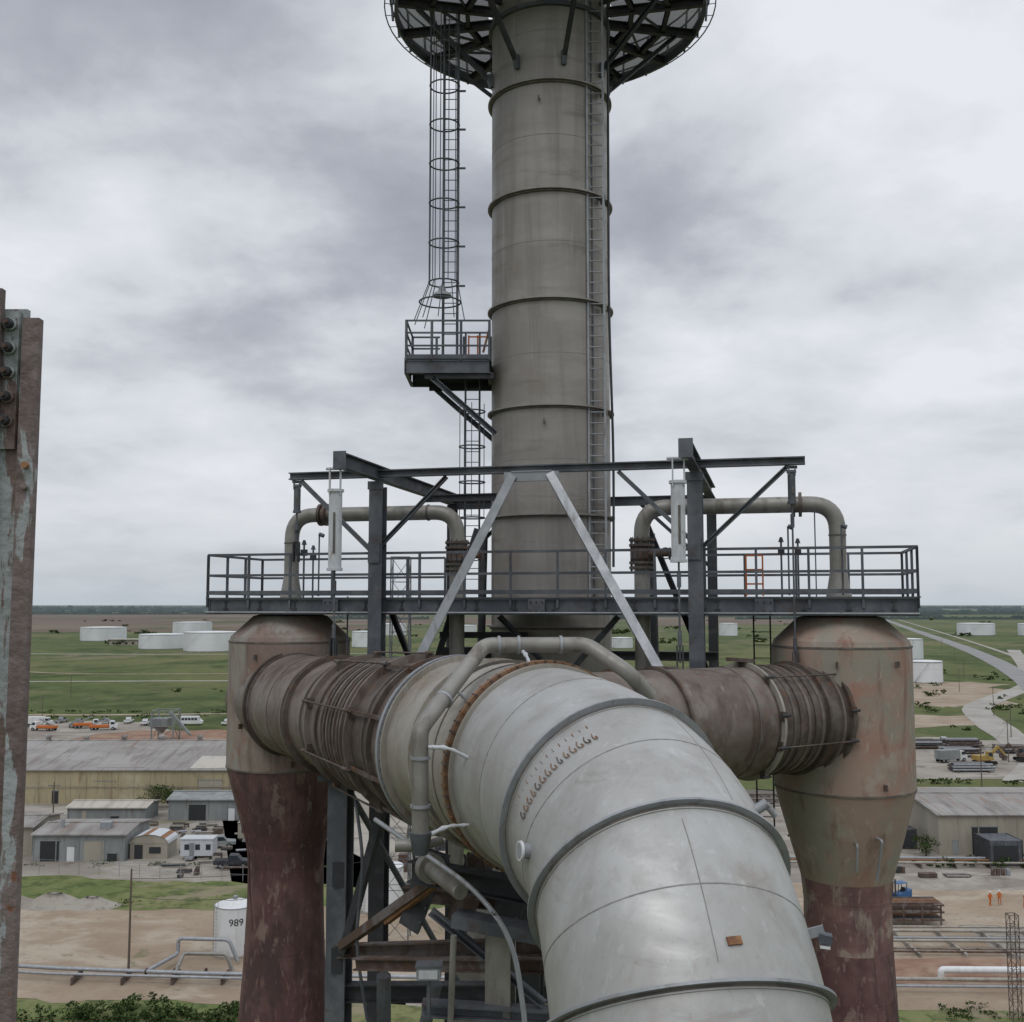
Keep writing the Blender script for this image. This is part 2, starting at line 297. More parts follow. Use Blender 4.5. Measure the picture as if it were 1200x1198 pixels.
for a in(200,235,270,305,340): b.tube((-1.12+.36*math.cos(rad(a)),29.65+.36*math.sin(rad(a)),2.4),(-1.12+.36*math.cos(rad(a)),29.65+.36*math.sin(rad(a)),5.6),.012,'steel',5)
b.done()

b=MB('ladder_landing_platform')
x0,x1,y0,y1=-2.9,-.62,28.75,30.6; z=6.65
b.chan((x0,y0,z-.14),(x1,y0,z-.14),.1,.42,'steel'); b.chan((x0,y1,z-.14),(x1,y1,z-.14),.1,.42,'steel')
b.chan((x0,y0,z-.14),(x0,y1,z-.14),.1,.42,'steel'); b.chan((x1,y0,z-.14),(x1,y1,z-.14),.1,.42,'steel')
b.bar((x0,(y0+y1)/2,z+.02),(x1,(y0+y1)/2,z+.02),y1-y0,.04,'grating')
b.bar((-2.4,y0+.1,z-.4),(-.5,y0+.1,z-.4),.12,.16,'steelblk'); b.bar((-2.4,y1-.1,z-.4),(-.5,y1-.1,z-.4),.12,.16,'steelblk')
for y in(y0+.1,y1-.1): b.chan((-2.2,y,z-.45),(-.45,y,z-2.0),.12,.14,'steel')
for zz in(.42,.78,1.12):
    b.bar((x0,y0,z+zz),(x1,y0,z+zz),.045,.045,'steel');b.bar((x0,y0,z+zz),(x0,y1,z+zz),.045,.045,'steel');b.bar((x0,y1,z+zz),(-2.1,y1,z+zz),.045,.045,'steel')
for x in(x0,-2.2,-1.4,x1):
    b.bar((x,y0,z),(x,y0,z+1.14),.06,.06,'steel'); b.bar((x,y1,z),(x,y1,z+1.14),.06,.06,'steel')
b.bar((x0,y0,z+.1),(x1,y0,z+.1),.02,.15,'steel')
for x in(-1.2,-.95): b.bar((x,y0+.3,z+.1),(x,y0+.3,z+.78),.035,.035,'orange')
for zz in(.2,.74): b.bar((-1.2,y0+.3,z+zz),(-.7,y0+.3,z+zz),.035,.035,'orange')
b.bar((-.8,y0+.3,z+.3),(-.62,y0+.3,z+1.0),.05,.05,'rust')
b.done()

# ---------------------------------------------------------------- walkway
b=MB('elevated_walkway')
XF0,XF1=-8.6,8.45; YF,YB=-1.2,1.75
b.chan(L(XF0,YF,-.04),L(XF1,YF,-.04),.12,.42,'steel'); b.chan(L(XF1,YB,-.04),L(XF0,YB,-.04),.12,.42,'steel')
b.chan(L(XF0,YB,-.04),L(XF0,YF,-.04),.12,.42,'steel'); b.chan(L(XF1,YF,-.04),L(XF1,YB,-.04),.12,.42,'steel')
for i in range(18):
    x=XF0+.5+i*(XF1-XF0-1)/17; b.ibeam(L(x,YF,-.02),L(x,YB,-.02),.12,.22,'steelblk')
b.bar(L(XF0,(YF+YB)/2,.135),L(XF1,(YF+YB)/2,.135),YB-YF,.04,'grating')
for x in(-5.2,0,5.2):
    b.bar(L(x-.2,YF-.07,-.04),L(x+.2,YF-.07,-.04),.02,.34,'steel')
    for dx in(-.14,0,.14):
        for dz in(-.12,.1): b.tube(L(x+dx,YF-.07,dz-.04),L(x+dx,YF-.12,dz-.04),.018,'steelblk',6)
def rail(b,P,gap=1.15,h=1.08,z0=.17,mt='steel'):
    for a_,c_ in zip(P[:-1],P[1:]):
        a_=Vector(a_);c_=Vector(c_);d=c_-a_;n=max(1,round(d.length/gap))
        for i in range(n+1):
            p=a_+d*i/n; b.bar(p+Vector((0,0,z0-.25)),p+Vector((0,0,z0+h)),.055,.055,mt)
        for zz in(.12,.56,1.08):
            b.bar(a_+Vector((0,0,z0+zz*h/1.08)),c_+Vector((0,0,z0+zz*h/1.08)),.05,.06 if zz>.2 else .1,mt)
rail(b,[L(XF0,YF,0),L(XF1,YF,0),L(XF1,YB,0),L(2.2,YB,0)]); rail(b,[L(XF0,YF,0),L(XF0,YB,0),L(-3.2,YB,0)])
for x in(4.75,5.15): b.bar(L(x,1.2,.2),L(x,1.2,1.2),.04,.04,'orange')
for z in(.5,.85,1.2): b.bar(L(4.75,1.2,z),L(5.15,1.2,z),.04,.04,'orange')
for x,y in((-6.1,-.9),(5.6,.8),(-6.9,1.4),(6.0,1.4)):
    b.tube(L(x,y,.1),L(x,y,1.5),.025,'steel',8); b.tube(L(x,y,1.5),L(x,y,1.62),.07,'steelblk',10,.03); b.bar(L(x-.08,y,1.3),L(x+.08,y,1.3),.08,.16,'steelblk')
for x in(5.75,6.9,-5.6): b.tube(L(x,YF+.1,.2),L(x,YF+.1,1.75),.02,'steel',6); b.tube(L(x,YF+.1,1.75),L(x+.12,YF+.1,1.7),.05,'steel',8)
b.tube(L(XF0,YF-.1,-.2),L(XF1,YF-.1,-.2),.022,'galv',6)
b.done()

# ---------------------------------------------------------------- portal frame
b=MB('pipe_support_frame'); ZB=3.17
fy,ry,ny_=-1.35,4.8,-3.75
for x in(-3.95,3.72):
    b.ibeam(L(x,ny_,ZB+.05),L(x,ry,ZB-.02),.24,.34,'steel')
    b.bar(L(x,ny_-.01,ZB+.05),L(x,ny_+.02,ZB+.05),.3,.4,'steel')
    b.ibeam(L(x,fy,-4 if x<0 else -3.4),L(x,fy,ZB-.3),.34,.34,'steel',t=.04)
    b.ibeam(L(x,ry,-16),L(x,ry,ZB-.2),.26,.26,'steelblk',t=.04)
    b.bar(L(x-.2,fy-.18,ZB-.28),L(x+.2,fy-.18,ZB-.28),.03,.2,'steel')
b.ibeam(L(-6.3,fy,ZB+.02),L(6.15,fy,ZB+.02),.2,.18,'steel')
b.ibeam(L(-3.95,ry,ZB-.2),L(3.72,ry,ZB-.2),.2,.26,'steel')
b.ibeam(L(-3.95,2.2,ZB-.25),L(-1.9,2.2,ZB-.25),.16,.2,'steelblk')
for s_,x in((-1,-3.95),(1,3.72)):
    b.chan(L(x,fy,1.15),L(x+s_*2.05,fy,ZB-.1),.1,.1,'steel'); b.chan(L(x,fy,1.35),L(x-s_*1.75,fy,ZB-.1),.1,.1,'steel')
    b.chan(L(x,ry,1.0),L(x-s_*2.0,ry,ZB-.3),.1,.1,'steelblk')
    b.bar(L(x-.02,fy-.2,1.0),L(x-.02,fy-.2,1.5),.3,.02,'steel')
for x in(-2.9,2.6):
    b.tube(L(x,3.0,-16),L(x*.85,3.0,1.9),.11,'steelblk',10)
b.ibeam(L(-3.95,3.6,-1.4),L(3.9,3.6,-1.4),.2,.25,'steelblk')
b.chan(L(2.3,.6,2.2),L(4.2,.6,-2.6),.14,.14,'steelblk'); b.chan(L(-2.2,1.4,2.0),L(-3.6,1.4,-2.4),.14,.14,'steelblk')
b.chan(L(-1.5,1.0,-.3),L(0.2,1.0,-2.0),.14,.14,'steel'); b.chan(L(1.6,1.0,-.3),L(.1,1.0,-2.0),.14,.14,'steel')
b.chan(L(-4.6,1.4,-.2),L(-3.4,1.4,-3.0),.14,.14,'steelblk')
b.ibeam(L(-3.2,1.3,-.8),L(-.8,1.3,-.8),.14,.16,'steelblk'); b.bar(L(-2.9,.8,-1.3),L(-1.9,.8,-1.3),.5,.4,'steelblk')
for x in(4.9,5.3): b.bar(L(x,1.5,-6),L(x,1.5,0),.04,.06,'steelblk')
for i in range(18): b.bar(L(4.9,1.5,-5.8+i*.32),L(5.3,1.5,-5.8+i*.32),.02,.02,'steelblk')
b.done()

b=MB('a_frame_brace')
ay=-1.62
b.bar(L(-.68,ay,2.98),L(.62,ay,2.98),.1,.22,'galv'); b.bar(L(-.5,ay+.08,3.1),L(.45,ay+.08,3.1),.3,.03,'galv')
b.chan(L(-.5,ay,3.0),Vector((-2.25,23.9,-1.55)),.2,.24,'galv',t=.03,up=(0,1,0)); b.chan(L(.42,ay,3.0),Vector((3.12,22.2,-1.5)),.2,.24,'galv',t=.03,up=(0,1,0))
b.bar(Vector((2.85,22.1,-1.42)),Vector((3.4,22.1,-1.42)),.3,.3,'browndark')
b.done()

# ---------------------------------------------------------------- spring hangers
def hanger(name,p,zt,zb,zend,r,mt):
    b=MB(name); x,y=p
    b.lathe((x,y,0),[(0,zt),(r,zt),(r,zb),(0,zb)],mt,20)
    b.lathe((x,y,0),[(0,zt+.03),(r*1.25,zt+.03),(r*1.25,zt-.03),(0,zt-.03)],mt,20); b.lathe((x,y,0),[(0,zb+.03),(r*1.2,zb+.03),(r*1.2,zb-.03),(0,zb-.03)],mt,20)
    for s_ in(-1,1):
        b.bar((x+s_*r*.8,y-r*.7,zt-.1),(x+s_*r*.8,y-r*.7,3.05),.03,.05,mt)
    b.tube((x-r*1.5,y,3.05),(x+r*1.5,y,3.05),.035,mt,8); b.bar((x,y-r-.01,zb+.35),(x,y-r-.01,zt-.5),.05,.01,'seam',up=(0,1,0))
    b.tube((x,y,zend),(x,y,zb),.022,'steel',8)
    b.tube((x,y,zb-.55),(x,y,zb-.25),.045,'steel',8); b.tube((x,y,zend+.35),(x,y,zend+.65),.045,'steel',8)
    b.bar((x-.06,y,zend-.15),(x-.06,y,zend+.35),.025,.12,'steelblk'); b.bar((x+.06,y,zend-.15),(x+.06,y,zend+.35),.025,.12,'steelblk')
    b.done()
hanger('spring_hanger',(-3.97,23.9),2.55,.78,-1.1,.15,'hanger'); hanger('spring_hanger',(3.47,22.2),2.55,.9,-1.2,.15,'hanger')
p=L(-6.1,fy,0); hanger('small_spring_hanger',(p.x,p.y),2.95,2.3,1.2,.085,'steel')
p=L(5.85,fy,0); hanger('small_spring_hanger',(p.x,p.y),2.95,2.25,-1.4,.085,'steel')
b=MB('hanger_rods')
for x in(6.35,): b.tube(L(x,-.6,-1),L(x,-.6,2.2),.015,'steel',6)
b.tube(L(-4.9,-.9,-1.2),L(-4.9,-.9,.2),.02,'steel',6)
b.done()

# ---------------------------------------------------------------- vent pipes
for s_ in(-1,1):
    b=MB('overhead_vent_pipe'); r=.19; z=2.33
    P=fillet([L(s_*6.87,0,-.3),L(s_*6.87,0,z),L(s_*2.33,0,z),L(s_*2.33,0,-7)],.62,8)
    b.sweep(P,r,'pipe',20)
    b.lathe(L(s_*6.87,0,0),[(r,.75),(r+.05,.45),(r+.1,.17)],'pipe',20)
    b.ring(L(s_*6.87,0,1.6),(0,0,1),r-.01,r+.015,.03,'seam',24)
    for xx in(6.05,5.9): b.ring(L(s_*xx,0,z),EX,r-.02,r+.1,.07,'browndark',24)
    b.ring(L(s_*3.1,0,z),EX,r-.01,r+.02,.04,'seam',24)
    for zz in(1.55,1.42,1.0,.88): b.ring(L(s_*2.33,0,zz),(0,0,1),r-.02,r+.12,.06,'browndark',24)
    b.lathe(L(s_*2.33,0,0),[(r+.02,1.42),(r+.08,1.3),(r+.08,1.1),(r+.02,1.0)],'rustdark',20)
    for k in range(12):
        a=2*math.pi*k/12; q=L(s_*2.33,0,0)+Vector((math.cos(a)*.27,math.sin(a)*.27,0)); b.tube(q+Vector((0,0,.8)),q+Vector((0,0,1.62)),.014,'steelblk',5)
    b.tube(L(s_*2.33,-.1,1.2),L(s_*2.33+.75,-.3,1.2),.07,'rustdark',10); b.ring(L(s_*2.33+.7,-.29,1.2),EX,.02,.15,.04,'browndark',16)
    b.torus(L(s_*2.33+.62,-.5,1.2),EY,.13,.015,'steelblk',16)
    b.done()

# ---------------------------------------------------------------- vessels
for s_,up,lo in((-1,'vesselL','maroon'),(1,'vesselR','pinkR')):
    b=MB('refractory_lined_vessel'); c=L(s_*6.87,0,0)
    prof=[(.25,-.12),(.95,-.3),(1.5,-.82),(1.55,-1.0),(1.55,-2.6),(1.55,-4.08),(1.42,-4.6),(1.2,-5.4),(1.0,-6.1),(.95,-6.6),(.96,-7.6),(1.02,-9),(1.15,-11),(1.2,-14),(1.2,G)]
    if s_<0: mt=[up]*5+[lo]*9
    else: mt=[up]*8+['pinkR']*2+['maroon']*4
    b.lathe(c,prof,mt,64)
    for z,r in((-.95,1.55),(-4.1,1.55)): b.ring(c+Vector((0,0,z)),(0,0,1),r-.05,r+.012,.04,'seam',64)
    b.ring(c+Vector((0,0,-6.5)),(0,0,1),.9,.965,.03,lo,48); b.ring(c+Vector((0,0,-8.6)),(0,0,1),.9,1.01,.03,'maroon',48)
    for a,z in((250,-1.3),(300,-1.3),(285,-3.9),(235,-3.0)):
        q=c+Vector((math.cos(rad(a))*1.55,math.sin(rad(a))*1.55,z)); q2=c+Vector((math.cos(rad(a))*1.66,math.sin(rad(a))*1.66,z)); b.bar(q,q2,.04,.13,'rustdark')
    if s_>0:
        for a,z0,z1 in((282,-5.0,-5.9),(262,-5.1,-5.7)):
            f=lambda z:1.55-.5*max(0,(-4.08-z))/2+.12
            b.sweep(fillet([c+Vector((math.cos(rad(a))*(f(z0)-.12),math.sin(rad(a))*(f(z0)-.12),z0)),c+Vector((math.cos(rad(a))*(f(z0)+.1),math.sin(rad(a))*(f(z0)+.1),z0)),c+Vector((math.cos(rad(a))*(f(z1)+.06),math.sin(rad(a))*(f(z1)+.06),z1))],.08,4),.03,'galv',8)
        b.torus(c+Vector((0,-.05,-5.3)),(0,0,1),1.27,.025,'galv',24,200,330)
    else:
        b.sweep(catmull([c+Vector((-.9,-1.0,-5.4)),c+Vector((-.75,-1.0,-6)),c+Vector((-.7,-.95,-7)),c+Vector((-.6,-1.0,-8))],5),.03,'maroon',8)
    b.done()

# ---------------------------------------------------------------- main flue duct
b=MB('flue_gas_duct')
A=Vector((-5.5,26.9,-2.45)); D=Vector((.498,-.867,0)).normalized()
def tp(t): return A+D*t
r0=1.22
seg=64
straight=[(-1.6,r0,'brownduct'),(3.3,r0,'brownduct'),(4.4,1.26,'brownduct'),(5.6,1.30,'browndark'),(6.4,1.32,'browndark'),(7.4,1.36,'browndark'),(8.6,1.42,'brownduct'),(9.2,1.46,'beige'),(9.9,1.48,'beige')]
Fp=[tp(t) for t,_,_ in straight]; Rr=[r for _,r,_ in straight]; Mt=[m for _,_,m in straight]
E=[tp(9.9),Vector((.46,16.15,-2.42)),Vector((1.22,14.3,-2.62)),Vector((1.64,13.05,-3.12)),Vector((1.83,11.95,-4.05)),Vector((1.92,11.3,-5.25)),Vector((1.96,11.05,-7)),Vector((1.96,11.0,-9))]
EC=catmull([tp(8)]+E,10)[10:]
path=Fp[:-1]+EC+[Vector((1.96,11,G))]
rads=Rr[:-1]+[1.48+.01*min(1,i/10)-.03*max(0,min(1,(i-15)/15)) for i in range(len(EC))]+[1.46]
mts=Mt[:-1]+['beige']*10+['elbow']*(len(path))
F=b.sweep(path,rads,mts[:len(path)-1],seg,caps=False)
i0=len(Fp)-1
def fring(i,extra,w,mt,ri=None,off=0):
    p,t,_,_=F[i]; b.ring(p+t*off,t,rads[i]-.03,rads[i]+extra,w,mt,72)
def sring(t,r,extra,w,mt): b.ring(tp(t),D,r-.04,r+extra,w,mt,64)
sring(.25,r0,.08,.10,'browndark'); sring(.45,r0,.04,.05,'rustdark'); sring(1.9,r0,.012,.03,'seam')
for t,r,e,w,m in((3.2,1.22,.11,.08,'brownduct'),(3.42,1.22,.11,.05,'browndark'),(4.4,1.26,.03,.05,'seam'),(5.0,1.27,.13,.06,'brownduct'),(5.5,1.3,.05,.05,'browndark'),(5.85,1.31,.06,.07,'brownduct'),(6.05,1.31,.06,.07,'browndark'),(6.25,1.32,.06,.07,'brownduct'),(6.45,1.32,.07,.07,'browndark'),(6.65,1.33,.07,.07,'brownduct'),(6.85,1.33,.07,.07,'browndark'),(7.05,1.35,.07,.07,'brownduct'),(7.5,1.36,.15,.06,'brownduct'),(8.15,1.40,.03,.04,'seam'),(8.6,1.42,.10,.06,'browndark'),(9.2,1.46,.11,.09,'galv'),(9.36,1.47,.09,.05,'beige')): sring(t,r,e,w,m)
fring(i0+3,.07,.05,'beige'); fring(i0+5,.05,.05,'seam'); fring(i0+7,.012,.03,'seam')
fring(i0+10,.10,.08,'gasket'); fring(i0+10,.06,.05,'beige',off=.14); fring(i0+10,.06,.04,'seam',off=-.12)
for k in range(64):
    p,t,a_,c_=F[i0+10]; an=2*math.pi*k/64; q=p+(a_*math.cos(an)+c_*math.sin(an))*(rads[i0+10]+.085)
    b.tube(q-t*.07,q+t*.07,.02,'rust' if k%3==0 else 'rustdark',6)
    q=tp(9.2)+(D.cross(Vector((0,0,1)))*math.cos(an)+Vector((0,0,1))*math.sin(an))*1.53; b.tube(q-D*.09,q+D*.09,.014,'steelblk',5)
RG=(22,33,43)
for j in RG:
    fring(i0+j,.10,.03,'galv'); fring(i0+j,.015,.12,'elbow'); b.ring(F[i0+j][0]+F[i0+j][1]*.03,F[i0+j][1],1.40,rads[i0+j]+.02,.025,'seam',72)
for j in(16,27,38,48): fring(i0+j,.004,.014,'softseam')
Sd=D.cross(Vector((0,0,1))).normalized()
def dp(t,an,r): return tp(t)+(Sd*math.cos(rad(an))+Vector((0,0,1))*math.sin(rad(an)))*r
for an in(20,62,98,140,178,205,250,300,340):
    b.tube(dp(4.9,an,1.46),dp(7.7,an,1.54),.02,'browndark',8)
    for t,r in((5.0,1.43),(7.5,1.52)):
        b.bar(dp(t-.06,an,r-.08),dp(t+.06,an,r-.08),.14,.2,'browndark',up=(0,0,1)); b.tube(dp(t-.14,an,r+.02),dp(t+.14,an,r+.02),.036,'rustdark',6)
    b.bar(dp(7.5,an,1.46),dp(9.2,an,1.54),.04,.07,'rustdark')
random.seed(11)
for an in(178,165,190,204,216,226):
    for t in(6.9,7.2,7.6,7.9,8.2,8.5):
        q=dp(t,an+random.uniform(-4,4),1.5); b.tube(q,q+Vector((random.uniform(-.12,.12),random.uniform(-.2,.1),random.uniform(-.25,.25))),.022,'rustdark' if random.random()<.75 else 'galv',6)
b.sweep(catmull([dp(7.6,150,1.55),dp(8.2,170,1.62),dp(7.7,190,1.66),dp(8.3,215,1.6),dp(7.9,240,1.5)],6),.02,'rustdark',6)
for an,t in((150,1.2),(200,2.4),(120,2.6)): b.bar(dp(t,an,1.2),dp(t,an,1.38),.05,.12,'browndark')
def ep(j,an,r):
    p,t,a_,c_=F[i0+j]; return p+(a_*math.cos(rad(an))+c_*math.sin(rad(an)))*r
for j0,j1,an in((11,22,200),(23,33,112),(34,43,82)):
    b.sweep([ep(j,an,rads[i0+j]-.001) for j in range(j0,j1)],.006,'softseam',5)
b.done()
def world_surface(target_dir,j0,j1):
    best=None
    for j in range(j0,j1):
        for an in range(0,360,3):
            q=ep(j,an,rads[i0+j]); nrm=(q-F[i0+j][0]).normalized()
            if nrm.dot(-q)<=0: continue
            d=q.normalized().dot(target_dir)
            if best is None or d>best[0]: best=(d,q,nrm,F[i0+j][1],j,an)
    return best
b=MB('duct_fittings')
def bearing(az,el): return Vector((math.sin(rad(az))*math.cos(rad(el)),math.cos(rad(az))*math.cos(rad(el)),math.sin(rad(el))))
_,q,n,t,_,_=world_surface(bearing(.9,-12.8),11,30); b.tube(q-n*.05,q+n*.12,.09,'galv',20); b.ring(q+n*.10,n,.05,.115,.03,'white',20)
_,q,n,t,_,_=world_surface(bearing(11.6,-17.2),30,42)
b.bar(q-n*.02,q+n*.025,.15,.08,'rust')
random.seed(5)
# row of rusted insulation-pin hooks and studs left on the cladding
_,qa,na,ta,ja,aa=world_surface(bearing(.6,-10.9),12,30); _,qb,nb_,tb,jb,ab=world_surface(bearing(4.4,-6.9),12,30)
for i in range(14):
    u=i/13; j=int(round(ja+(jb-ja)*u)); an=aa+(ab-aa)*u
    q=ep(j,an,rads[i0+j]); n=(q-F[i0+j][0]).normalized(); t=F[i0+j][1]; s_=t.cross(n)
    w_=.055*random.uniform(.7,1.15)
    P=[q+n*.004+t*(-.10+.02*random.random())+s_*w_*.2,q+n*.012-t*.02+s_*w_*.6,q+n*.016+t*.06+s_*w_*.2,q+n*.012+t*.05-s_*w_*.6,q+n*.006-t*.01-s_*w_*.3]
    b.sweep(catmull(P,3),.0075,'gasket' if i%4 else 'rustdark',5)
    q2=q-t*.26; q2=F[i0+j][0]-t*.26+n*(rads[i0+j]+.002); b.tube(q2-t*.03,q2+t*.03,.008,'gasket' if i%2 else 'softseam',5)
_,q,n,t,_,_=world_surface(bearing(15.6,-16.0),32,42)
b.bar(q-n*.05,q+n*.16,.04,.10,'galv'); b.bar(q+n*.10+Vector((0,0,-.06)),q+n*.24+Vector((0,0,-.12)),.13,.09,'steel'); b.bar(q+n*.11+Vector((0,0,-.15)),q+n*.22+Vector((0,0,-.19)),.11,.03,'white')
_,q,n,t,_,_=world_surface(bearing(13.0,-10.0),22,32); b.tube(q-n*.1,q+n*.14,.06,'galv',14); b.tube(q+n*.12,q+n*.14+Vector((.1,0,-.15)),.04,'galv',8)
b.done()

# ---------------------------------------------------------------- right branch duct
b=MB('branch_duct')
A2=Vector((7.3,24.4,-2.47)); D2=(Vector((-.9,19.4,-2.45))-A2).normalized(); rb=1.14
def t2(t): return A2+D2*t
b.sweep([t2(t) for t in(0,.8,1.5,2.9,9.6)],rb,['brownduct','browndark','browndark','brownduct'],64,caps=False)
for t,e,w,m in((.75,.09,.10,'browndark'),(1.0,.05,.05,'brownduct'),(1.45,.09,.06,'browndark'),(1.62,.02,.08,'seam'),(1.82,.03,.08,'browndark'),(2.02,.02,.08,'brownduct'),(2.25,.03,.08,'browndark'),(2.45,.02,.06,'seam'),(2.8,.10,.06,'beige'),(3.4,.012,.03,'seam'),(5.2,.08,.06,'browndark'),(6.2,.06,.05,'browndark')):
    b.ring(t2(t),D2,rb-.04,rb+e,w,m,64)
S2=D2.cross(Vector((0,0,1))).normalized()
def d2(t,an,r): return t2(t)+(S2*math.cos(rad(an))+Vector((0,0,1))*math.sin(rad(an)))*r
for an in(15,60,90,130,170,200,240,320,350,285):
    if an in(60,130,200,320): b.tube(d2(.6,an,1.26),d2(3.0,an,1.26),.016,'browndark',8)
    for t in(.75,2.8):
        b.bar(d2(t-.06,an,1.18),d2(t+.06,an,1.18),.13,.18,'browndark'); b.tube(d2(t-.12,an,1.26),d2(t+.12,an,1.26),.032,'steelblk',6)
b.bar(d2(2.6,90,1.26),d2(3.1,90,1.30),.35,.08,'rustdark')
b.done()

# ---------------------------------------------------------------- small instrument pipe over the duct
b=MB('small_bypass_pipe')
P=fillet([(-1.25,14.9,-3.2),(-1.27,14.9,-1.72),(-.76,15.9,-1.05),(-.42,16.4,-.62),(1.15,16.6,-.62),(1.75,16.2,-1.02),(2.1,16.4,-1.4)],.14,6)
b.sweep(P,.118,'pipe',16)
for p_,n_ in(((-1.255,14.9,-2.75),(0,0,1)),((-1.26,14.9,-2.1),(0,0,1)),((-.98,15.47,-1.36),(.42,.8,.55)),((.1,16.48,-.62),(1,.1,0)),((.75,16.55,-.62),(1,.1,0)),((-.2,16.44,-.62),(1,.1,0))): b.ring(p_,n_,.11,.14,.04,'galv',20)
for p0,p1 in(((-1.15,14.85,-1.95),(-.6,15.0,-2.12)),((-1.15,14.9,-3.15),(-.6,15.1,-3.05)),((-.8,16.,-1.3),(-.6,16.1,-1.6)),((.15,16.45,-.7),(.3,16.1,-1.0))):
    b.sweep(catmull([p0,(Vector(p0)+Vector(p1))/2+Vector((0,-.04,.06)),p1],4),[.02,.035,.025,.04,.02,.03,.02,.03,.025][:9],'hanger',10)
b.tube((-1.25,14.9,-3.1),(-1.25,14.9,-3.4),.16,'steel',14,.1); b.tube((-1.6,15,-3.3),(-1.3,15,-3.3),.09,'pipe',12); b.tube((-1.0,15.3,-3.3),(-1.25,14.9,-3.3),.06,'pipe',10)
b.done()

# ---------------------------------------------------------------- duct support tower (lower middle)
b=MB('duct_support_tower')
cx,cy=-3.55,22.6
b.ibeam((cx,cy,G),(cx,cy,-3.65),.42,.42,'steel',t=.05); b.bar((cx-.45,cy,-3.58),(cx+.45,cy,-3.58),.6,.1,'steelblk'); b.bar((cx-.3,cy,-3.4),(cx+.3,cy,-3.4),.3,.3,'rustdark')
for z in(-7.2,-5.5,-9.5): b.bar((cx-.12,cy-.24,z),(cx+.12,cy-.24,z),.03,.5,'steelblk')
b.ibeam((cx+.2,27.5,G),(cx+.2,27.5,-4.0),.4,.4,'steelblk',t=.05)
b.ibeam((.4,22.0,G),(.4,22.0,-4.5),.4,.4,'steelblk',t=.05)
b.ibeam((cx,cy-.1,-7.05),(.7,18.6,-5.75),.24,.26,'rustdark'); b.ibeam((cx,cy,-7.9),(1,22.6,-7.9),.28,.35,'steelblk')
b.chan((-1.35,18.4,-4.65),(-3.4,22.0,-6.8),.16,.16,'rustdark'); b.chan((-1.25,18.3,-4.6),(-2.3,20.1,-5.75),.12,.17,'rust'); b.chan((-2.6,21.8,-4.1),(-3.4,22.2,-7.0),.16,.16,'steelblk')
b.tube((-2.5,21.5,-7.2),(-2.6,23,-14),.14,'steel',12); b.tube((-1.4,20.5,-7.0),(-3.3,22.3,-14),.12,'steel',12)
b.tube((-3.4,23.0,-4.0),(-1.2,26,-9),.07,'steel',10)
b.ibeam((-1.4,17.2,-6.25),(1.2,17.2,-6.4),.3,.2,'steel'); b.ibeam((-2.9,20.5,-6.65),(1.0,17.6,-5.75),.2,.22,'rustdark')
b.ibeam((-.18,17.4,-5.0),(-.18,17.4,-16),.4,.4,'pipe',t=.05)
for x0_,z0_,m_ in((-1.75,-4.75,'steelblk'),(-.95,-4.85,'rustdark'),(-.35,-5.4,'steelblk')):
    vs=[Vector((x0_+.15,19.4,z0_+.45)),Vector((x0_+.65,19.1,z0_+.35)),Vector((x0_+.1,19.2,z0_-1.0)),Vector((x0_-.25,19.4,z0_-.85))]
    vs2=[v+Vector((.02,.12,0)) for v in vs]; b.add(vs+vs2,[(0,1,2,3),(4,5,6,7),(0,1,5,4),(1,2,6,5),(2,3,7,6),(3,0,4,7)],m_)
    for k in range(5): q=vs[1].lerp(vs[2],.1+k*.18)+Vector((-.06,-.03,0)); b.tube(q,q+Vector((0,-.05,0)),.022,'steel',6)
b.ibeam((-1.7,18.6,-4.5),(1.2,17.0,-4.6),.3,.36,'steelblk'); b.bar((-.9,17.4,-4.95),(.5,17.0,-5.1),.4,.2,'steel')
b.ibeam((-2.2,19.0,-9.5),(1.5,18,-9.5),.3,.35,'steelblk')
b.ibeam((-2.0,20.6,-5.4),(-.2,19.6,-5.3),.2,.26,'rustdark')
b.chan((-1.3,17.6,-4.9),(.5,17.2,-6.2),.12,.12,'steel'); b.tube((-.9,17.0,-5.1),(-1.0,17.0,-8),.05,'pipe',10)
for k in range(7): b.tube((-1.7+k*.3,18.7-k*.1,-4.2),(-1.6+k*.3,18.8-k*.1,-4.75),.022,'steel',6)
b.ring((-1.35,18.1,-4.35),(.4,-.9,0),.05,.24,.2,'pipe',20); b.tube((-1.45,18.2,-4.3),(-.8,17.2,-4.5),.13,'pipe',14)
b.done()
b=MB('conduit_line')
b.sweep(fillet([(-2.3,18.3,-3.6),(-.55,16.6,-4.3),(.02,16.2,-4.9),(.22,15.9,-6.2),(.25,15.9,-12)],.5,6),.04,'galv',10)
b.tube((.2,15.7,-6.1),(.2,15.7,-6.5),.04,'rust',8); b.tube((.2,15.7,-6.5),(.2,15.7,-6.75),.05,'hanger',10)
b.sweep(catmull([(-3.1,21.5,-3.8),(-2.9,21.2,-5),(-3.0,21.3,-6.5),(-2.8,21.4,-8)],5),.035,'steel',8)
b.done()
b=MB('floodlight'); x,y,z=-1.25,16.6,-5.6
b.box(x-.18,x+.18,y-.12,y+.12,z,z+.18,'galv'); b.box(x-.14,x+.14,y-.15,y-.12,z+.03,z+.15,'hanger'); b.bar((x,y,z-.6),(x,y,z),.05,.05,'steel'); b.box(x-.2,x+.2,y-.14,y+.14,z+.18,z+.21,'steel'); b.done()

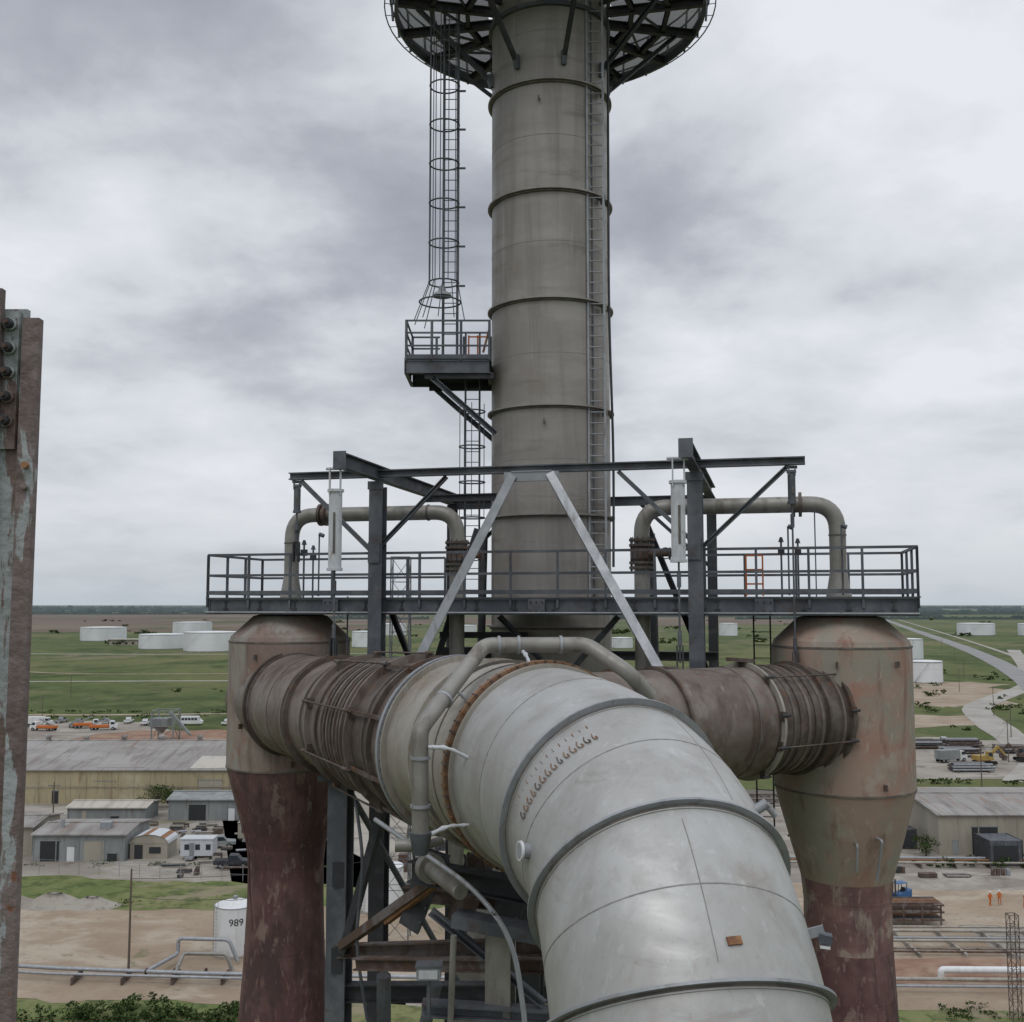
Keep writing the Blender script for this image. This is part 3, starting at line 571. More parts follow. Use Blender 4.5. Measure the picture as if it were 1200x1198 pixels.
# ---------------------------------------------------------------- near column
b=MB('steel_column')
b.bar((-1.62,3.03,-6),(-1.62,3.03,.85),.44,.02,'peel',up=(0,1,0))
b.box(-1.397,-1.350,2.985,3.015,-6,.815,'peelbrown')
b.box(-1.49,-1.415,3.005,3.017,.44,.84,'peel')
b.box(-1.95,-1.457,2.98,3.004,.45,.90,'peelbrown')
b.box(-1.95,-1.47,2.99,3.010,-6,.449,'peel')
for i in range(5):
    z=.52+i*.07
    for x in(-1.438,): b.tube((x,3.01,z),(x,2.975,z),.014,'steelblk',6); b.tube((x,3.0,z),(x,2.995,z),.019,'peel',12); b.tube((x,2.975,z),(x,2.962,z),.007,'rustdark',8)
b.tube((-1.37,2.99,.39),(-1.37,2.97,.39),.010,'rust',6); b.tube((-1.37,2.99,.33),(-1.37,2.97,.33),.010,'peelbrown',6)
b.done()

# ================================================================ SITE
def sheet(name,pts,lvl,mt,jit=1.0,step=6):
    out=[]
    n=len(pts)
    for i in range(n):
        a_=Vector((*pts[i],0)); c_=Vector((*pts[(i+1)%n],0)); k=max(1,int((c_-a_).length/step))
        for j in range(k):
            p=a_.lerp(c_,j/k); v=noise.noise_vector(Vector((p.x*.08,p.y*.08,lvl)))*jit*2+noise.noise_vector(Vector((p.x*.3,p.y*.3,lvl)))*jit; out.append((p.x+v.x,p.y+v.y,G+lvl))
    me=bpy.data.meshes.new(name); me.from_pydata(out,[],[tuple(range(len(out)))]); me.materials.append(M[mt])
    o=bpy.data.objects.new(name,me); sc.collection.objects.link(o); return o
def strip(name,pts,w,lvl,mt,n=8):
    P=catmull([(x,y,G+lvl) for x,y in pts],n); vs=[];fs=[]
    for i,p in enumerate(P):
        t=(P[min(i+1,len(P)-1)]-P[max(0,i-1)]).normalized(); s_=Vector((-t.y,t.x,0))*w/2*(1+.12*noise.noise(p*.05)); vs+=[p+s_,p-s_]
        if i: fs.append((2*i-2,2*i-1,2*i+1,2*i))
    me=bpy.data.meshes.new(name); me.from_pydata([tuple(v) for v in vs],[],fs); me.materials.append(M[mt]); o=bpy.data.objects.new(name,me); sc.collection.objects.link(o); return o
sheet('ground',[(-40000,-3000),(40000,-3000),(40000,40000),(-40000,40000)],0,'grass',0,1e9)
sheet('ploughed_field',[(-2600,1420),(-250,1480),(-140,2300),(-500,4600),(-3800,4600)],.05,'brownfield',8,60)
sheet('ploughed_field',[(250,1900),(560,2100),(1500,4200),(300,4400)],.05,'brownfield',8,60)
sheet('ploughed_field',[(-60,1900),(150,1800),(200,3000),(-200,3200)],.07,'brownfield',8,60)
sheet('yard_ground',[(-150,150),(20,128),(30,60),(-10,60),(-10,225),(-45,232),(-150,232)],.05,'yard',1.2)
sheet('grass_verge',[(-120,160),(-33,149),(-8,145),(-8,138),(-48,137),(-75,141),(-120,140)],.10,'lush',1.2,2)
sheet('dirt_lot',[(-120,140),(-75,141),(-48,137),(-5,138),(10,106),(-20,106),(-120,107)],.09,'dirt',1.0,2)
sheet('grass_verge',[(-120,107),(-20,106),(10,103),(10,70),(-120,70)],.08,'lush',.8,2)
sheet('truck_yard',[(-230,285),(-90,290),(-80,310),(-120,350),(-230,352)],.05,'yard',3)
sheet('red_soil_patch',[(-125,296),(-70,296),(-60,316),(-98,330),(-122,318)],.09,'redsoil',3)
sheet('yard_ground',[(18,104),(140,104),(150,206),(36,206)],.05,'yard',1.2)
sheet('equipment_yard',[(86,236),(150,238),(165,300),(108,312),(92,280)],.05,'yard',3)
sheet('dirt_clearing',[(160,400),(190,410),(230,520),(180,560),(150,470)],.05,'dirt',5)
sheet('dirt_clearing',[(118,330),(150,340),(160,372),(120,365)],.05,'dirt',4)
sheet('red_soil_patch',[(22,111),(120,110),(120,118),(22,118.5)],.10,'redsoil',.6,2)
sheet('dirt_lot',[(18,60),(30,150),(52,150),(52,119),(50,60)],.09,'dirt',1)
sheet('dirt_lot',[(46,129),(110,131),(110,147),(50,146)],.08,'dirt',1,3)
sheet('grass_verge',[(25,60),(90,60),(90,103.5),(25,103.5)],.12,'lush',.5,3)
sheet('rail_bed',[(20,205),(260,214),(260,228),(20,222)],.08,'ballast',1)
strip('field_track',[(-600,520),(-240,532),(-120,536),(60,505)],5,.06,'road')
strip('field_track',[(-420,760),(-260,600),(-180,590),(30,640)],4,.07,'dirt')
strip('field_track',[(-300,382),(-150,372),(-60,380),(60,368)],4,.07,'dirt')
strip('field_track',[(-500,840),(-250,820),(-80,835),(120,800)],7,.07,'road')
strip('field_track',[(40,560),(120,480),(150,430),(165,400)],4,.07,'dirt')
strip('gravel_road',[(110,232),(128,262),(140,300),(153,345),(170,395),(205,450),(245,510),(420,900)],10,.11,'road')
strip('highway',[(170,330),(215,432),(330,740),(660,1800),(1400,4200)],13,.13,'asphalt')
strip('highway',[(192,330),(240,432),(352,740),(690,1800),(1440,4200)],4,.12,'road')
b=MB('railway_track')
for dy in(0,5.5):
    for k in(-.72,.72): b.bar((20,209+dy+k,G+.35),(260,218+dy+k,G+.35),.14,.2,'rustdark')
    for i in range(150): x=22+i*1.6; y=209+dy+(x-20)*9/240; b.box(x-.13,x+.13,y-1.3,y+1.3,G+.09,G+.24,'bark')
b.done()

def leafs(b,c,rx,ry,rz,n,sz,mts=('foliage','foliage2')):
    cl=[(random.gauss(0,.5)*rx,random.gauss(0,.5)*ry,random.uniform(-.7,.8)*rz) for _ in range(max(5,n//40))]
    for i in range(n):
        q=random.choice(cl); d=Vector((random.gauss(0,1),random.gauss(0,1),random.gauss(0,1))).normalized()*random.uniform(.5,1)
        p=Vector(c)+Vector(q)+Vector((d.x*rx*.4,d.y*ry*.4,d.z*rz*.38))
        if p.z<G+.02: p.z=G+random.uniform(.02,.3)
        u=Vector((random.uniform(-1,1),random.uniform(-1,1),random.uniform(-1,1))).normalized(); w=u.cross(Vector((random.random(),random.random(),random.random()+.1))).normalized(); s_=sz*random.uniform(.6,1.4)
        b.add([p-u*s_,p-w*s_*.6,p+u*s_,p+w*s_*.6],[(0,1,2,3)],mts[0] if (q[2]<0 or random.random()<.4) else mts[1])
b=MB('roadside_shrubs')
for i in range(80):
    x=random.uniform(-52,-16); leafs(b,(x,random.uniform(96,103.5),G+.6),random.uniform(1,2.4),1.6,random.uniform(.4,1.1),170,.16)
for i in range(14): leafs(b,(random.uniform(62,80),random.uniform(157,163),G+.7),1.2,1,.7,90,.18)
for i in range(14): leafs(b,(random.uniform(38,56),random.uniform(101,104),G+.3),1.6,1,.3,80,.14)
for i in range(26): leafs(b,(random.uniform(-75,-12),random.choice([159,160,140.5,139])+random.uniform(-1,1),G+.25),1.8,.8,.3,50,.13)
for i in range(22): leafs(b,(random.uniform(60,125),random.choice([204,203,229,231])+random.uniform(-1,1),G+.6),2.2,1,.7,60,.25)
for i in range(60): leafs(b,(random.uniform(-190,-20),random.choice([256,264,360,368,380,470])+random.uniform(-3,3),G+.5),3.5,1.5,.9,50,.38)
for i in range(50):
    y=random.uniform(320,620); leafs(b,(y*random.uniform(.3,.5),y,G+.6),3.5,2,1.1,50,.45)
b.done()
def tree(name,x,y,h,w):
    b=MB(name); b.tube((x,y,G),(x+.1,y,G+h*.5),h*.045,'bark',8,h*.025)
    for k in range(5):
        a=k*1.3; b.tube((x,y,G+h*.35),(x+math.cos(a)*w*.3,y+math.sin(a)*w*.3,G+h*.7),h*.02,'bark',6,h*.008)
    leafs(b,(x,y,G+h*.55),w*.5,w*.5,h*.42,1300,h*.034); b.done()
tree('leafy_tree',-66.5,203,4.6,5.5); tree('leafy_tree',-63.5,204,3.8,4); tree('leafy_tree',62.5,165,3.2,3.2)
b=MB('scattered_field_trees')
for i in range(90):
    y=random.choice([random.uniform(1000,1500),random.uniform(1400,2600)]); x=random.uniform(-.6,.6)*y; h=random.uniform(3,8)
    for k in range(3):
        leafs(b,(x+random.uniform(-1,1)*h*1.5,y+random.uniform(-4,4),G+h*.3),h*.9,h*.7,h*.4,70,h*.15)
b.done()
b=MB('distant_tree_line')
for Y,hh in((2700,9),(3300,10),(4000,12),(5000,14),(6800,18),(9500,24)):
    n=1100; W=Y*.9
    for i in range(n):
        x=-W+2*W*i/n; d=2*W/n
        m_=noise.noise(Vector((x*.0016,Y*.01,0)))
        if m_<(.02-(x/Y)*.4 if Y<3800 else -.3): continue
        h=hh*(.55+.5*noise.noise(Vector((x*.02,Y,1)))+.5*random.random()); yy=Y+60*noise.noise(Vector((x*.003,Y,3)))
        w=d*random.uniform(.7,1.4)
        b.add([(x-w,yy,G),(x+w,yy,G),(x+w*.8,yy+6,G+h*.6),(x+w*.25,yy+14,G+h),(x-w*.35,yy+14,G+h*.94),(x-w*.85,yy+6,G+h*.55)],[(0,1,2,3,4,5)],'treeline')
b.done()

def tank(x,y,r,h,mt='tankwhite',name='storage_tank'):
    b=MB(name); b.lathe((x,y,G),[(r,0),(r,h*.33),(r,h*.66),(r,h),(r*.99,h+.1),(r*.5,h+.3+r*.012),(0,h+.3+r*.02)],mt,64)
    for z in(.33,.66): b.ring((x,y,G+h*z),(0,0,1),r-.1,r+.05,.12,'white',64)
    b.ring((x,y,G+h-.3),(0,0,1),r-.1,r+.2,.25,'wallgrey',64); b.ring((x,y,G+.3),(0,0,1),r-.1,r+.1,.6,'wallgrey',64)
    n=14
    for k in range(n):
        a=rad(215+k*50/n); b.box(x+r*math.cos(a)-.05*r*.2,x+(r+.9)*math.cos(a)+.3,y+(r+.9)*math.sin(a)-.4,y+(r+.9)*math.sin(a)+.4,G+h*k/n,G+h*k/n+.35,'galv')
    return b.done()
for t_ in((-430,1130,23,14),(-301,925,19.5,12.5),(-423,1420,25,14.5),(-246,881,22.5,15.5),(-129,960,14,14),(-150,1320,20,14),(-60,1280,18,13),(95,935,10,9),(262,1300,11,15),(575,1330,22,14.5),(645,1310,25,14.5),(278,750,8.5,14),(201,525,8.5,10.5),(430,1500,22,13)): tank(*t_)
b=MB('low_terminal_building')
for x,y,w,h in((-375,1000,40,5),(-190,905,24,6),(-330,1180,60,6)): b.box(x,x+w,y,y+14,G,G+h,'wallbeige'); b.bar((x-1,y+7,G+h+.4),(x+w+1,y+7,G+h+.4),16,.8,'rooflight'); [b.box(x+3+i*6,x+5+i*6,y-.2,y-.02,G+1,G+3,'darkopen') for i in range(int(w/6))]
b.done()

def txt(body,size,x,y,z,r,parent,face=-90):
    cu=bpy.data.curves.new('t','FONT'); cu.body=body; cu.size=size; cu.align_x='CENTER'
    o=bpy.data.objects.new('t',cu); sc.collection.objects.link(o); dg=bpy.context.evaluated_depsgraph_get()
    me=bpy.data.meshes.new_from_object(o.evaluated_get(dg)); bpy.data.objects.remove(o)
    for v in me.vertices:
        a=rad(face)+v.co.x/r; v.co=Vector((x+(r+.03)*math.cos(a),y+(r+.03)*math.sin(a),z+v.co.y))
    me.materials.clear(); me.materials.append(M['rubber']); n=bpy.data.objects.new('tank_number',me); sc.collection.objects.link(n); n.parent=parent
def smalltank(x,y,r,h,label,face):
    b=MB('numbered_water_tank'); b.lathe((x,y,G),[(r,0),(r,h*.5),(r,h),(r*.97,h+.06),(r*.45,h+.42),(0,h+.6)],'white',48)
    b.ring((x,y,G+h),(0,0,1),r-.05,r+.04,.08,'galv',48); b.ring((x,y,G+.15),(0,0,1),r,r+.3,.3,'yard',48)
    for s_ in(-.22,.22): b.bar((x-r*.8+s_,y-r*.68,G),(x-r*.8+s_,y-r*.68,G+h+.9),.05,.05,'galv')
    for k in range(14): b.bar((x-r*.8-.22,y-r*.68,G+.3+k*.37),(x-r*.8+.22,y-r*.68,G+.3+k*.37),.03,.03,'galv')
    b.torus((x,y,G+h+.95),(0,0,1),r*.95,.03,'rustdark',24,20,180); b.tube((x,y,G+h+.5),(x,y,G+h+.9),.25,'galv',10)
    b.tube((x+r,y-.4,G+.5),(x+r+1,y-.5,G+.5),.1,'galv',8)
    o=b.done(); txt(label,1.05,x,y,G+h*.72-.3,r,o,face)
smalltank(-30.4,120.5,2.15,5.2,'989',-72); smalltank(-16.2,137,2.6,5.4,'60',-95)

# buildings
def gable(name,x0,x1,y0,y1,h,rh,wall,roof,ridge='x',doors=(),ribs=True):
    b=MB(name); xm=(x0+x1)/2; ym=(y0+y1)/2; o=.4
    b.box(x0,x1,y0,y1,G,G+h,wall)
    for ya,sg in((y0-o,1),(y1+o,-1)):
        b.add([(x0-o,ya,G+h-.05),(x1+o,ya,G+h-.05),(x1+o,ym,G+h+rh),(x0-o,ym,G+h+rh),(x0-o,ya,G+h+.12),(x1+o,ya,G+h+.12),(x1+o,ym,G+h+rh+.17),(x0-o,ym,G+h+rh+.17)],[(0,1,2,3),(4,5,6,7),(0,1,5,4),(0,3,7,4),(1,2,6,5)],roof)
    for x in(x0+.01,x1-.01): b.add([(x,y0,G+h),(x,y1,G+h),(x,ym,G+h+rh)],[(0,1,2)],wall)
    n=int((x1-x0)/3)
    for i in range(n+1):
        x=x0+(x1-x0)*i/n; b.bar((x,y0-o,G+h+.13),(x,ym,G+h+rh+.18),.1,.04,roof)
        if ribs: b.box(x-.08,x+.08,y0-.09,y0-.002,G,G+h-.1,wall)
    b.bar((x0-o,ym,G+h+rh+.2),(x1+o,ym,G+h+rh+.2),.7,.12,roof)
    for (a,w,dh,m) in doors:
        b.box(a,a+w,y0-.06,y0-.001,G,G+dh,m); b.box(a-.12,a+w+.12,y0-.1,y0-.061,G+dh,G+dh+.15,'wallgrey')
    return b
b=gable('yellow_warehouse',-112,-42,208,250,6.3,2.9,'wallyel','roofgrey',doors=((-88,1.2,2.4,'darkopen'),(-80,4,4.2,'wallyel'),(-66,1.2,2.3,'darkopen'),(-60,4.5,4.4,'wallbeige')))
b.bar((-112,207.8,G+3.2),(-42,207.8,G+3.2),.08,.1,'roofgrey')
slope=2.9/21.4
for x0,w,ya,yb,m in((-62,16,208.5,217,'rooflight'),(-104,5,212,226,'roofgrey'),(-80,9,209,219,'roofgrey')):
    za=G+6.3+.17+(ya-207.6)*slope; zb=G+6.3+.17+(yb-207.6)*slope; b.bar((x0+w/2,ya,za),(x0+w/2,yb,zb),w,.04,m)
for i in range(8): x=-106+i*8; b.lathe((x,229,G+9.3),[(.5,0),(.5,.6),(.8,.7),(.7,1.1),(0,1.3)],'roofgrey',12)
b.done()
b=gable('grey_shed',-60.5,-40,192,200,3.6,.7,'wallgrey','wallgrey',doors=((-57,3,2.8,'darkopen'),(-50,1.1,2.2,'white'),(-46,3,2.8,'darkopen'))); b.done()
b=gable('white_site_office',-77.5,-64,190,197,2.6,.5,'wallgrey','rooflight',doors=((-75,1,2.1,'wallbeige'),(-70,1.4,1.2,'darkopen'))); b.done()
b=gable('green_workshop',-71,-57.5,162,173,3.9,.6,'wallgrey','roofgrey',doors=((-70,2.8,3,'darkopen'),(-66,1.1,2.2,'white'),(-63.5,3,3,'wallbeige'),(-60,1.4,1.2,'darkopen')))
b.tube((-68,165,G+4),(-68,165,G+5.6),.3,'galv',10); b.box(-62,-60.5,164,165.5,G+4.3,G+5.3,'galv'); b.done()
b=gable('storage_shed',-90,-73,166,176,4.2,.7,'wallbeige','roofgrey',doors=((-86,3,3,'darkopen'),(-79,3,3,'wallgrey'))); b.done()
b=MB('rusty_roofed_shed'); b.box(-57.2,-51.6,163.5,168,G,G+2.3,'wallbeige')
for k in range(10):
    a0=math.pi*k/10;a1=math.pi*(k+1)/10
    f=lambda a:(-54.4-3.0*math.cos(a),G+2.3+1.35*math.sin(a))
    (xa,za),(xb,zb)=f(a0),f(a1); b.add([(xa,163.3,za),(xb,163.3,zb),(xb,168.2,zb),(xa,168.2,za)],[(0,1,2,3)],'rust' if k%3==1 else 'hanger')
b.add([(-54.4-2.95*math.cos(math.pi*k/12),163.45,G+2.3+1.3*math.sin(math.pi*k/12)) for k in range(13)],[tuple(range(13))],'wallbeige')
b.box(-56.5,-55.3,163.4,163.48,G,G+2.1,'darkopen'); b.box(-54.3,-52.6,163.4,163.48,G+.9,G+1.8,'darkopen'); b.done()
def trailer(x,y,l,w,h,mt,name='office_trailer'):
    b=MB(name); b.box(x,x+l,y,y+w,G+.6,G+h,mt); b.box(x-.1,x+l+.1,y-.1,y+w+.1,G+h,G+h+.12,mt)
    for i in range(3): b.box(x+.6+i*l/3,x+1.3+i*l/3,y-.04,y-.002,G+1.5,G+2.3,'glass')
    b.box(x+l*.28,x+l*.28+.7,y-.06,y-.003,G+.7,G+2.5,'wallgrey'); b.box(x+l*.2,x+l*.45,y-1.2,y-.1,G+.3,G+.6,'galv')
    for xx in(x+l*.3,x+l*.6): b.tube((xx,y+.05,G+.4),(xx,y+w-.1,G+.4),.4,'rubber',14)
    b.done()
trailer(-49.5,163,4.8,2.6,3.0,'hanger'); trailer(-44,175,5,2.6,3.0,'wallbeige'); trailer(-38,186,6,2.8,3.2,'white')
b=gable('beige_machine_shop',65,125,166,190,6.0,1.1,'wallbeige','roofgrey',doors=((70,4,4.2,'darkopen'),(79,3.4,3.6,'wallgrey'),(87,4,4,'darkopen'),(67,1,2.2,'wallgrey'))); b.done()
def container(name,x0,x1,y0,y1,h,mt):
    b=MB(name); b.box(x0,x1,y0,y1,G+.15,G+h,mt); n=int((x1-x0)/.5)
    for i in range(n): x=x0+.2+i*.5; b.box(x,x+.22,y0-.06,y0-.001,G+.3,G+h-.2,mt)
    for x in(x0,x1): b.box(x-.08,x+.08,y0-.09,y1+.09,G,G+h+.06,'steelblk')
    b.box(x0+.6,x1-.6,y0-.08,y0-.062,G+.5,G+h-.7,'darkopen'); b.done()
container('tool_container',69.5,74.3,159,164,3.7,'steel'); container('tool_container',57.5,63,170,176,3.0,'steelblk')
def pole(x,y,h,arm=True,name='utility_pole'):
    b=MB(name); b.tube((x,y,G),(x,y,G+h),.14,'bark',8,.09)
    if arm:
        b.bar((x-1.0,y,G+h-.6),(x+1.0,y,G+h-.6),.08,.1,'bark')
        for d in(-.9,-.4,.4,.9): b.tube((x+d,y,G+h-.54),(x+d,y,G+h-.3),.05,'galv',6)
    b.done()
pole(-39.3,113,10.8,False)
PL=[(-75,178,9),(-118,262,9),(-150,345,9),(96,222,9),(120,262,10),(143,310,10),(165,370,10),(84,240,9),(148,240,9),(195,470,10),(235,560,10),(280,680,10),(340,850,10),(-62,290,9),(-95,365,9),(-180,440,9),(105,196,9),(-35,330,9),(60,330,9),(20,420,9)]
for p_ in PL: pole(*p_)
b=MB('overhead_power_lines')
def wire(a,c,sag=1.2):
    P=[Vector(a).lerp(Vector(c),k/10)-Vector((0,0,sag*4*(k/10)*(1-k/10))) for k in range(11)]; b.sweep(P,.025,'steelblk',4,False)
wire((-39.3,113,G+8),(-30,120,G+6),.3); wire((-39.3,113,G+9.8),(-5,135,G+9))
for (a,c) in(((96,222,G+8.5),(120,262,G+9.4)),((120,262,G+9.4),(143,310,G+9.4)),((143,310,G+9.4),(165,370,G+9.4)),((165,370,G+9.4),(195,470,G+9.4)),((195,470,G+9.4),(235,560,G+9.4)),((235,560,G+9.4),(280,680,G+9.4)),((280,680,G+9.4),(340,850,G+9.4))): wire(a,c)
b.done()
def lattice(name,x,y,w,h,mt='steelblk',taper=1.0,step=None,r=.04):
    b=MB(name); step=step or w*1.1; n=int(h/step)
    def c(k,z): s_=w/2*(1+(taper-1)*z/h); q=((-1,-1),(1,-1),(1,1),(-1,1))[k%4]; return Vector((x+q[0]*s_,y+q[1]*s_,G+z))
    for k in range(4): b.bar(c(k,0),c(k,h),r*2,r*2,mt)
    for i in range(n):
        z0=h*i/n;z1=h*(i+1)/n
        for k in range(4): b.bar(c(k,z0),c(k+1,z0),r,r,mt); b.bar(c(k,z0) if i%2 else c(k+1,z0),c(k+1,z1) if i%2 else c(k,z1),r,r,mt)
    for k in range(4): b.bar(c(k,h),c(k+1,h),r*1.5,r*1.5,mt)
    b.done()
lattice('lattice_mast',46,101,.8,9.6,'rustdark',r=.035); lattice('lattice_tower',-13.0,125,2.6,43.5,'steel',.8,r=.06); lattice('loading_tower',-97,303,6,8.5,'wallgrey',1,3,r=.15)
b=MB('conveyor_hopper'); b.box(-101,-96,301,306,G+4,G+6.2,'wallgrey'); b.bar((-96,303,G+8),(-90,303,G+1.5),1.2,.6,'wallgrey'); b.lathe((-98.5,303.5,G),[(2.2,4),(.6,2)],'galv',12); b.done()

b=MB('ground_pipe_run')
for P,r in(([(-80,118,G+1),(-46,112.5,G+1),(-31.5,111,G+1),(-10,110,G+1),(8,109,G+1)],.2),([(-80,116.5,G+.9),(-46,111.2,G+.9),(-10,108.7,G+.9)],.13),):
    b.sweep(P,r,'galv',10)
b.sweep(fillet([(-37,111.7,G+1),(-35.5,117,G+1),(-35.5,117,G+2.6),(-30,116.6,G+2.6),(-29,116.5,G+.4)],.5,4),.2,'galv',10)
b.sweep(fillet([(-34,111.5,G+1),(-34,114,G+2),(-29.5,113.8,G+2),(-28.8,113.6,G+.4)],.4,4),.2,'pipe',10)
for i in range(9):
    x=-44+i*5; b.box(x-.1,x+.1,110.2,112.9,G,G+.8,'rustdark')
for x in(-37,-34.2,-31): b.ring((x,111.6,G+1),(1,-.15,0),.15,.34,.12,'rustdark',14)
b.done()
b=MB('ground_pipe_run')
for y,z,r,m in((127,.8,.13,'beige'),(125.5,.8,.17,'beige'),(123.5,.6,.12,'galv'),(121.5,.9,.16,'beige'),(120,.5,.11,'brownduct'),(119,.5,.11,'rustdark'),(160.5,.9,.2,'galv'),(159.3,.9,.14,'rust'),(158,.8,.16,'beige'),(109.5,.8,.2,'beige'),(107.5,.8,.13,'galv')):
    b.sweep([(20,y+1,G+z),(60,y,G+z),(120,y-1,G+z)],r,m,8)
b.sweep(fillet([(43.5,111.8,G+.4),(43.5,111.8,G+1.1),(90,111,G+1.1)],.3,4),.34,'white',12)
for i in range(18):
    x=24+i*5; b.box(x-.12,x+.12,118.6,127.6,G,G+.5,'yard'); b.box(x-.1,x+.1,157.6,161,G,G+.6,'rustdark')
b.done()

b=MB('stacked_pipe_racks')
for x0,y0,n in((104,285,9),(116,288,8),(108,270,7),(124,276,6),(100,246,5)):
    for i in range(n):
        for j in range(3): b.tube((x0+j*.1,y0+i*.8,G+.6+j*.6),(x0+9+random.uniform(-1,1),y0+i*.8,G+.6+j*.6),.25,random.choice(['rustdark','galv','steelblk']),6)
    for xx in(x0+1,x0+8): b.box(xx-.15,xx+.15,y0-1,y0+n*.8,G,G+.35,'bark')
b.done()
b=MB('rusty_steel_rack')
for x in(44,46.2,48.4,50.6):
    for y in(129.5,132.5): b.bar((x,y,G),(x,y,G+2.6),.2,.2,'rustdark')
for z in(.9,1.8,2.6):
    for y in(129.5,132.5): b.bar((43.6,y,G+z),(51,y,G+z),.18,.2,'rustdark')
    for k in range(7): b.bar((43.8,129.7+k*.42,G+z+.2),(50.8,129.7+k*.42,G+z+.2),.2,.12,random.choice(['rust','rustdark','steelblk']))
b.done()
b=MB('yard_drums_and_pallets')
for i in range(80):
    x=random.uniform(-66,-30); y=random.uniform(152,188)
    if -72<x<-51 and y<174: y=random.uniform(175,188)
    w_=random.uniform(.5,2.2); h_=random.uniform(.3,1.3)
    if random.random()<.5:
        for k in range(4): b.box(x,x+w_,y+k*.3,y+k*.3+.18,G+.06,G+h_*(.6+.1*k),random.choice(['bark','rustdark','steelblk','wallbeige']))
    else: b.tube((x,y,G+.4),(x+w_*1.5,y+.4,G+.4),.2,random.choice(['galv','rustdark','steelblk','pipe']),8)
for i in range(34):
    x=random.uniform(-18,-6); y=random.uniform(145,200); b.box(x,x+random.uniform(.8,3),y,y+1.4,G+.06,G+random.uniform(.5,2.6),random.choice(['galv','rustdark','wallgrey','wallbeige','steelblk']))
# clustered stacks of timber, plate and drums along the right-hand yard fence
for c_ in range(9):
    cx_=54+c_*4.6+random.uniform(-1,1); cy_=random.uniform(150,155.5); tp_=c_%3
    for i in range(random.randint(4,8)):
        if tp_==0: b.tube((cx_+random.uniform(-1.2,1.2),cy_+random.uniform(-.7,.7),G+.06),(cx_+random.uniform(-1.2,1.2),cy_,G+.06),.01,'rustdark',4); x=cx_+(i%4)*.7; b.tube((x,cy_+i//4*.7,G+.06),(x,cy_+i//4*.7,G+.95),.3,random.choice(['rustdark','galv','steelblk','wallgrey']),12)
        elif tp_==1: b.box(cx_-1.2,cx_+1.2,cy_-.5,cy_+.5,G+.07+i*.16,G+.19+i*.16,random.choice(['bark','wallbeige','rustdark']))
        else: b.tube((cx_-1.8,cy_+i*.26-.6,G+.25),(cx_+1.8+random.uniform(-.5,.5),cy_+i*.26-.6,G+.25),.12,random.choice(['galv','rustdark','pipe']),8)
b.done()
b=MB('gravel_mound')
for (x,y,rx,h) in((-58,139,5,1.6),(-53,138.5,4,1.2),(-64,140,4,1.1)):
    vs=[(x,y,G+h)];fs=[]
    for j in range(1,6):
        for k in range(20):
            a=2*math.pi*k/20; rr=rx*j/5*(1+.15*noise.noise(Vector((k,j,x)))); vs.append((x+rr*math.cos(a),y+rr*.6*math.sin(a),G+.05+h*(math.cos(j/5*math.pi)+1)/2*(1+.2*noise.noise(Vector((k*2,j,y))))))
    for k in range(20): fs.append((0,1+k,1+(k+1)%20))
    for j in range(4):
        for k in range(20): fs.append((1+j*20+k,1+j*20+(k+1)%20,21+j*20+(k+1)%20,21+j*20+k))
    b.add(vs,fs,'yard',True)
b.done()
b=MB('chain_link_fence')
for a_,c_ in(((-100,160,0),(-34,150,0)),((22,206,0),(150,207,0)),((-140,262,0),(-20,262,0))):
    a_=Vector(a_);c_=Vector(c_);n=int((c_-a_).length/3)
    for i in range(n+1): p=a_.lerp(c_,i/n); b.bar((p.x,p.y,G),(p.x,p.y,G+2),.06,.06,'galv')
    for z in(1,1.95): b.bar((a_.x,a_.y,G+z),(c_.x,c_.y,G+z),.03,.03,'galv')
b.done()

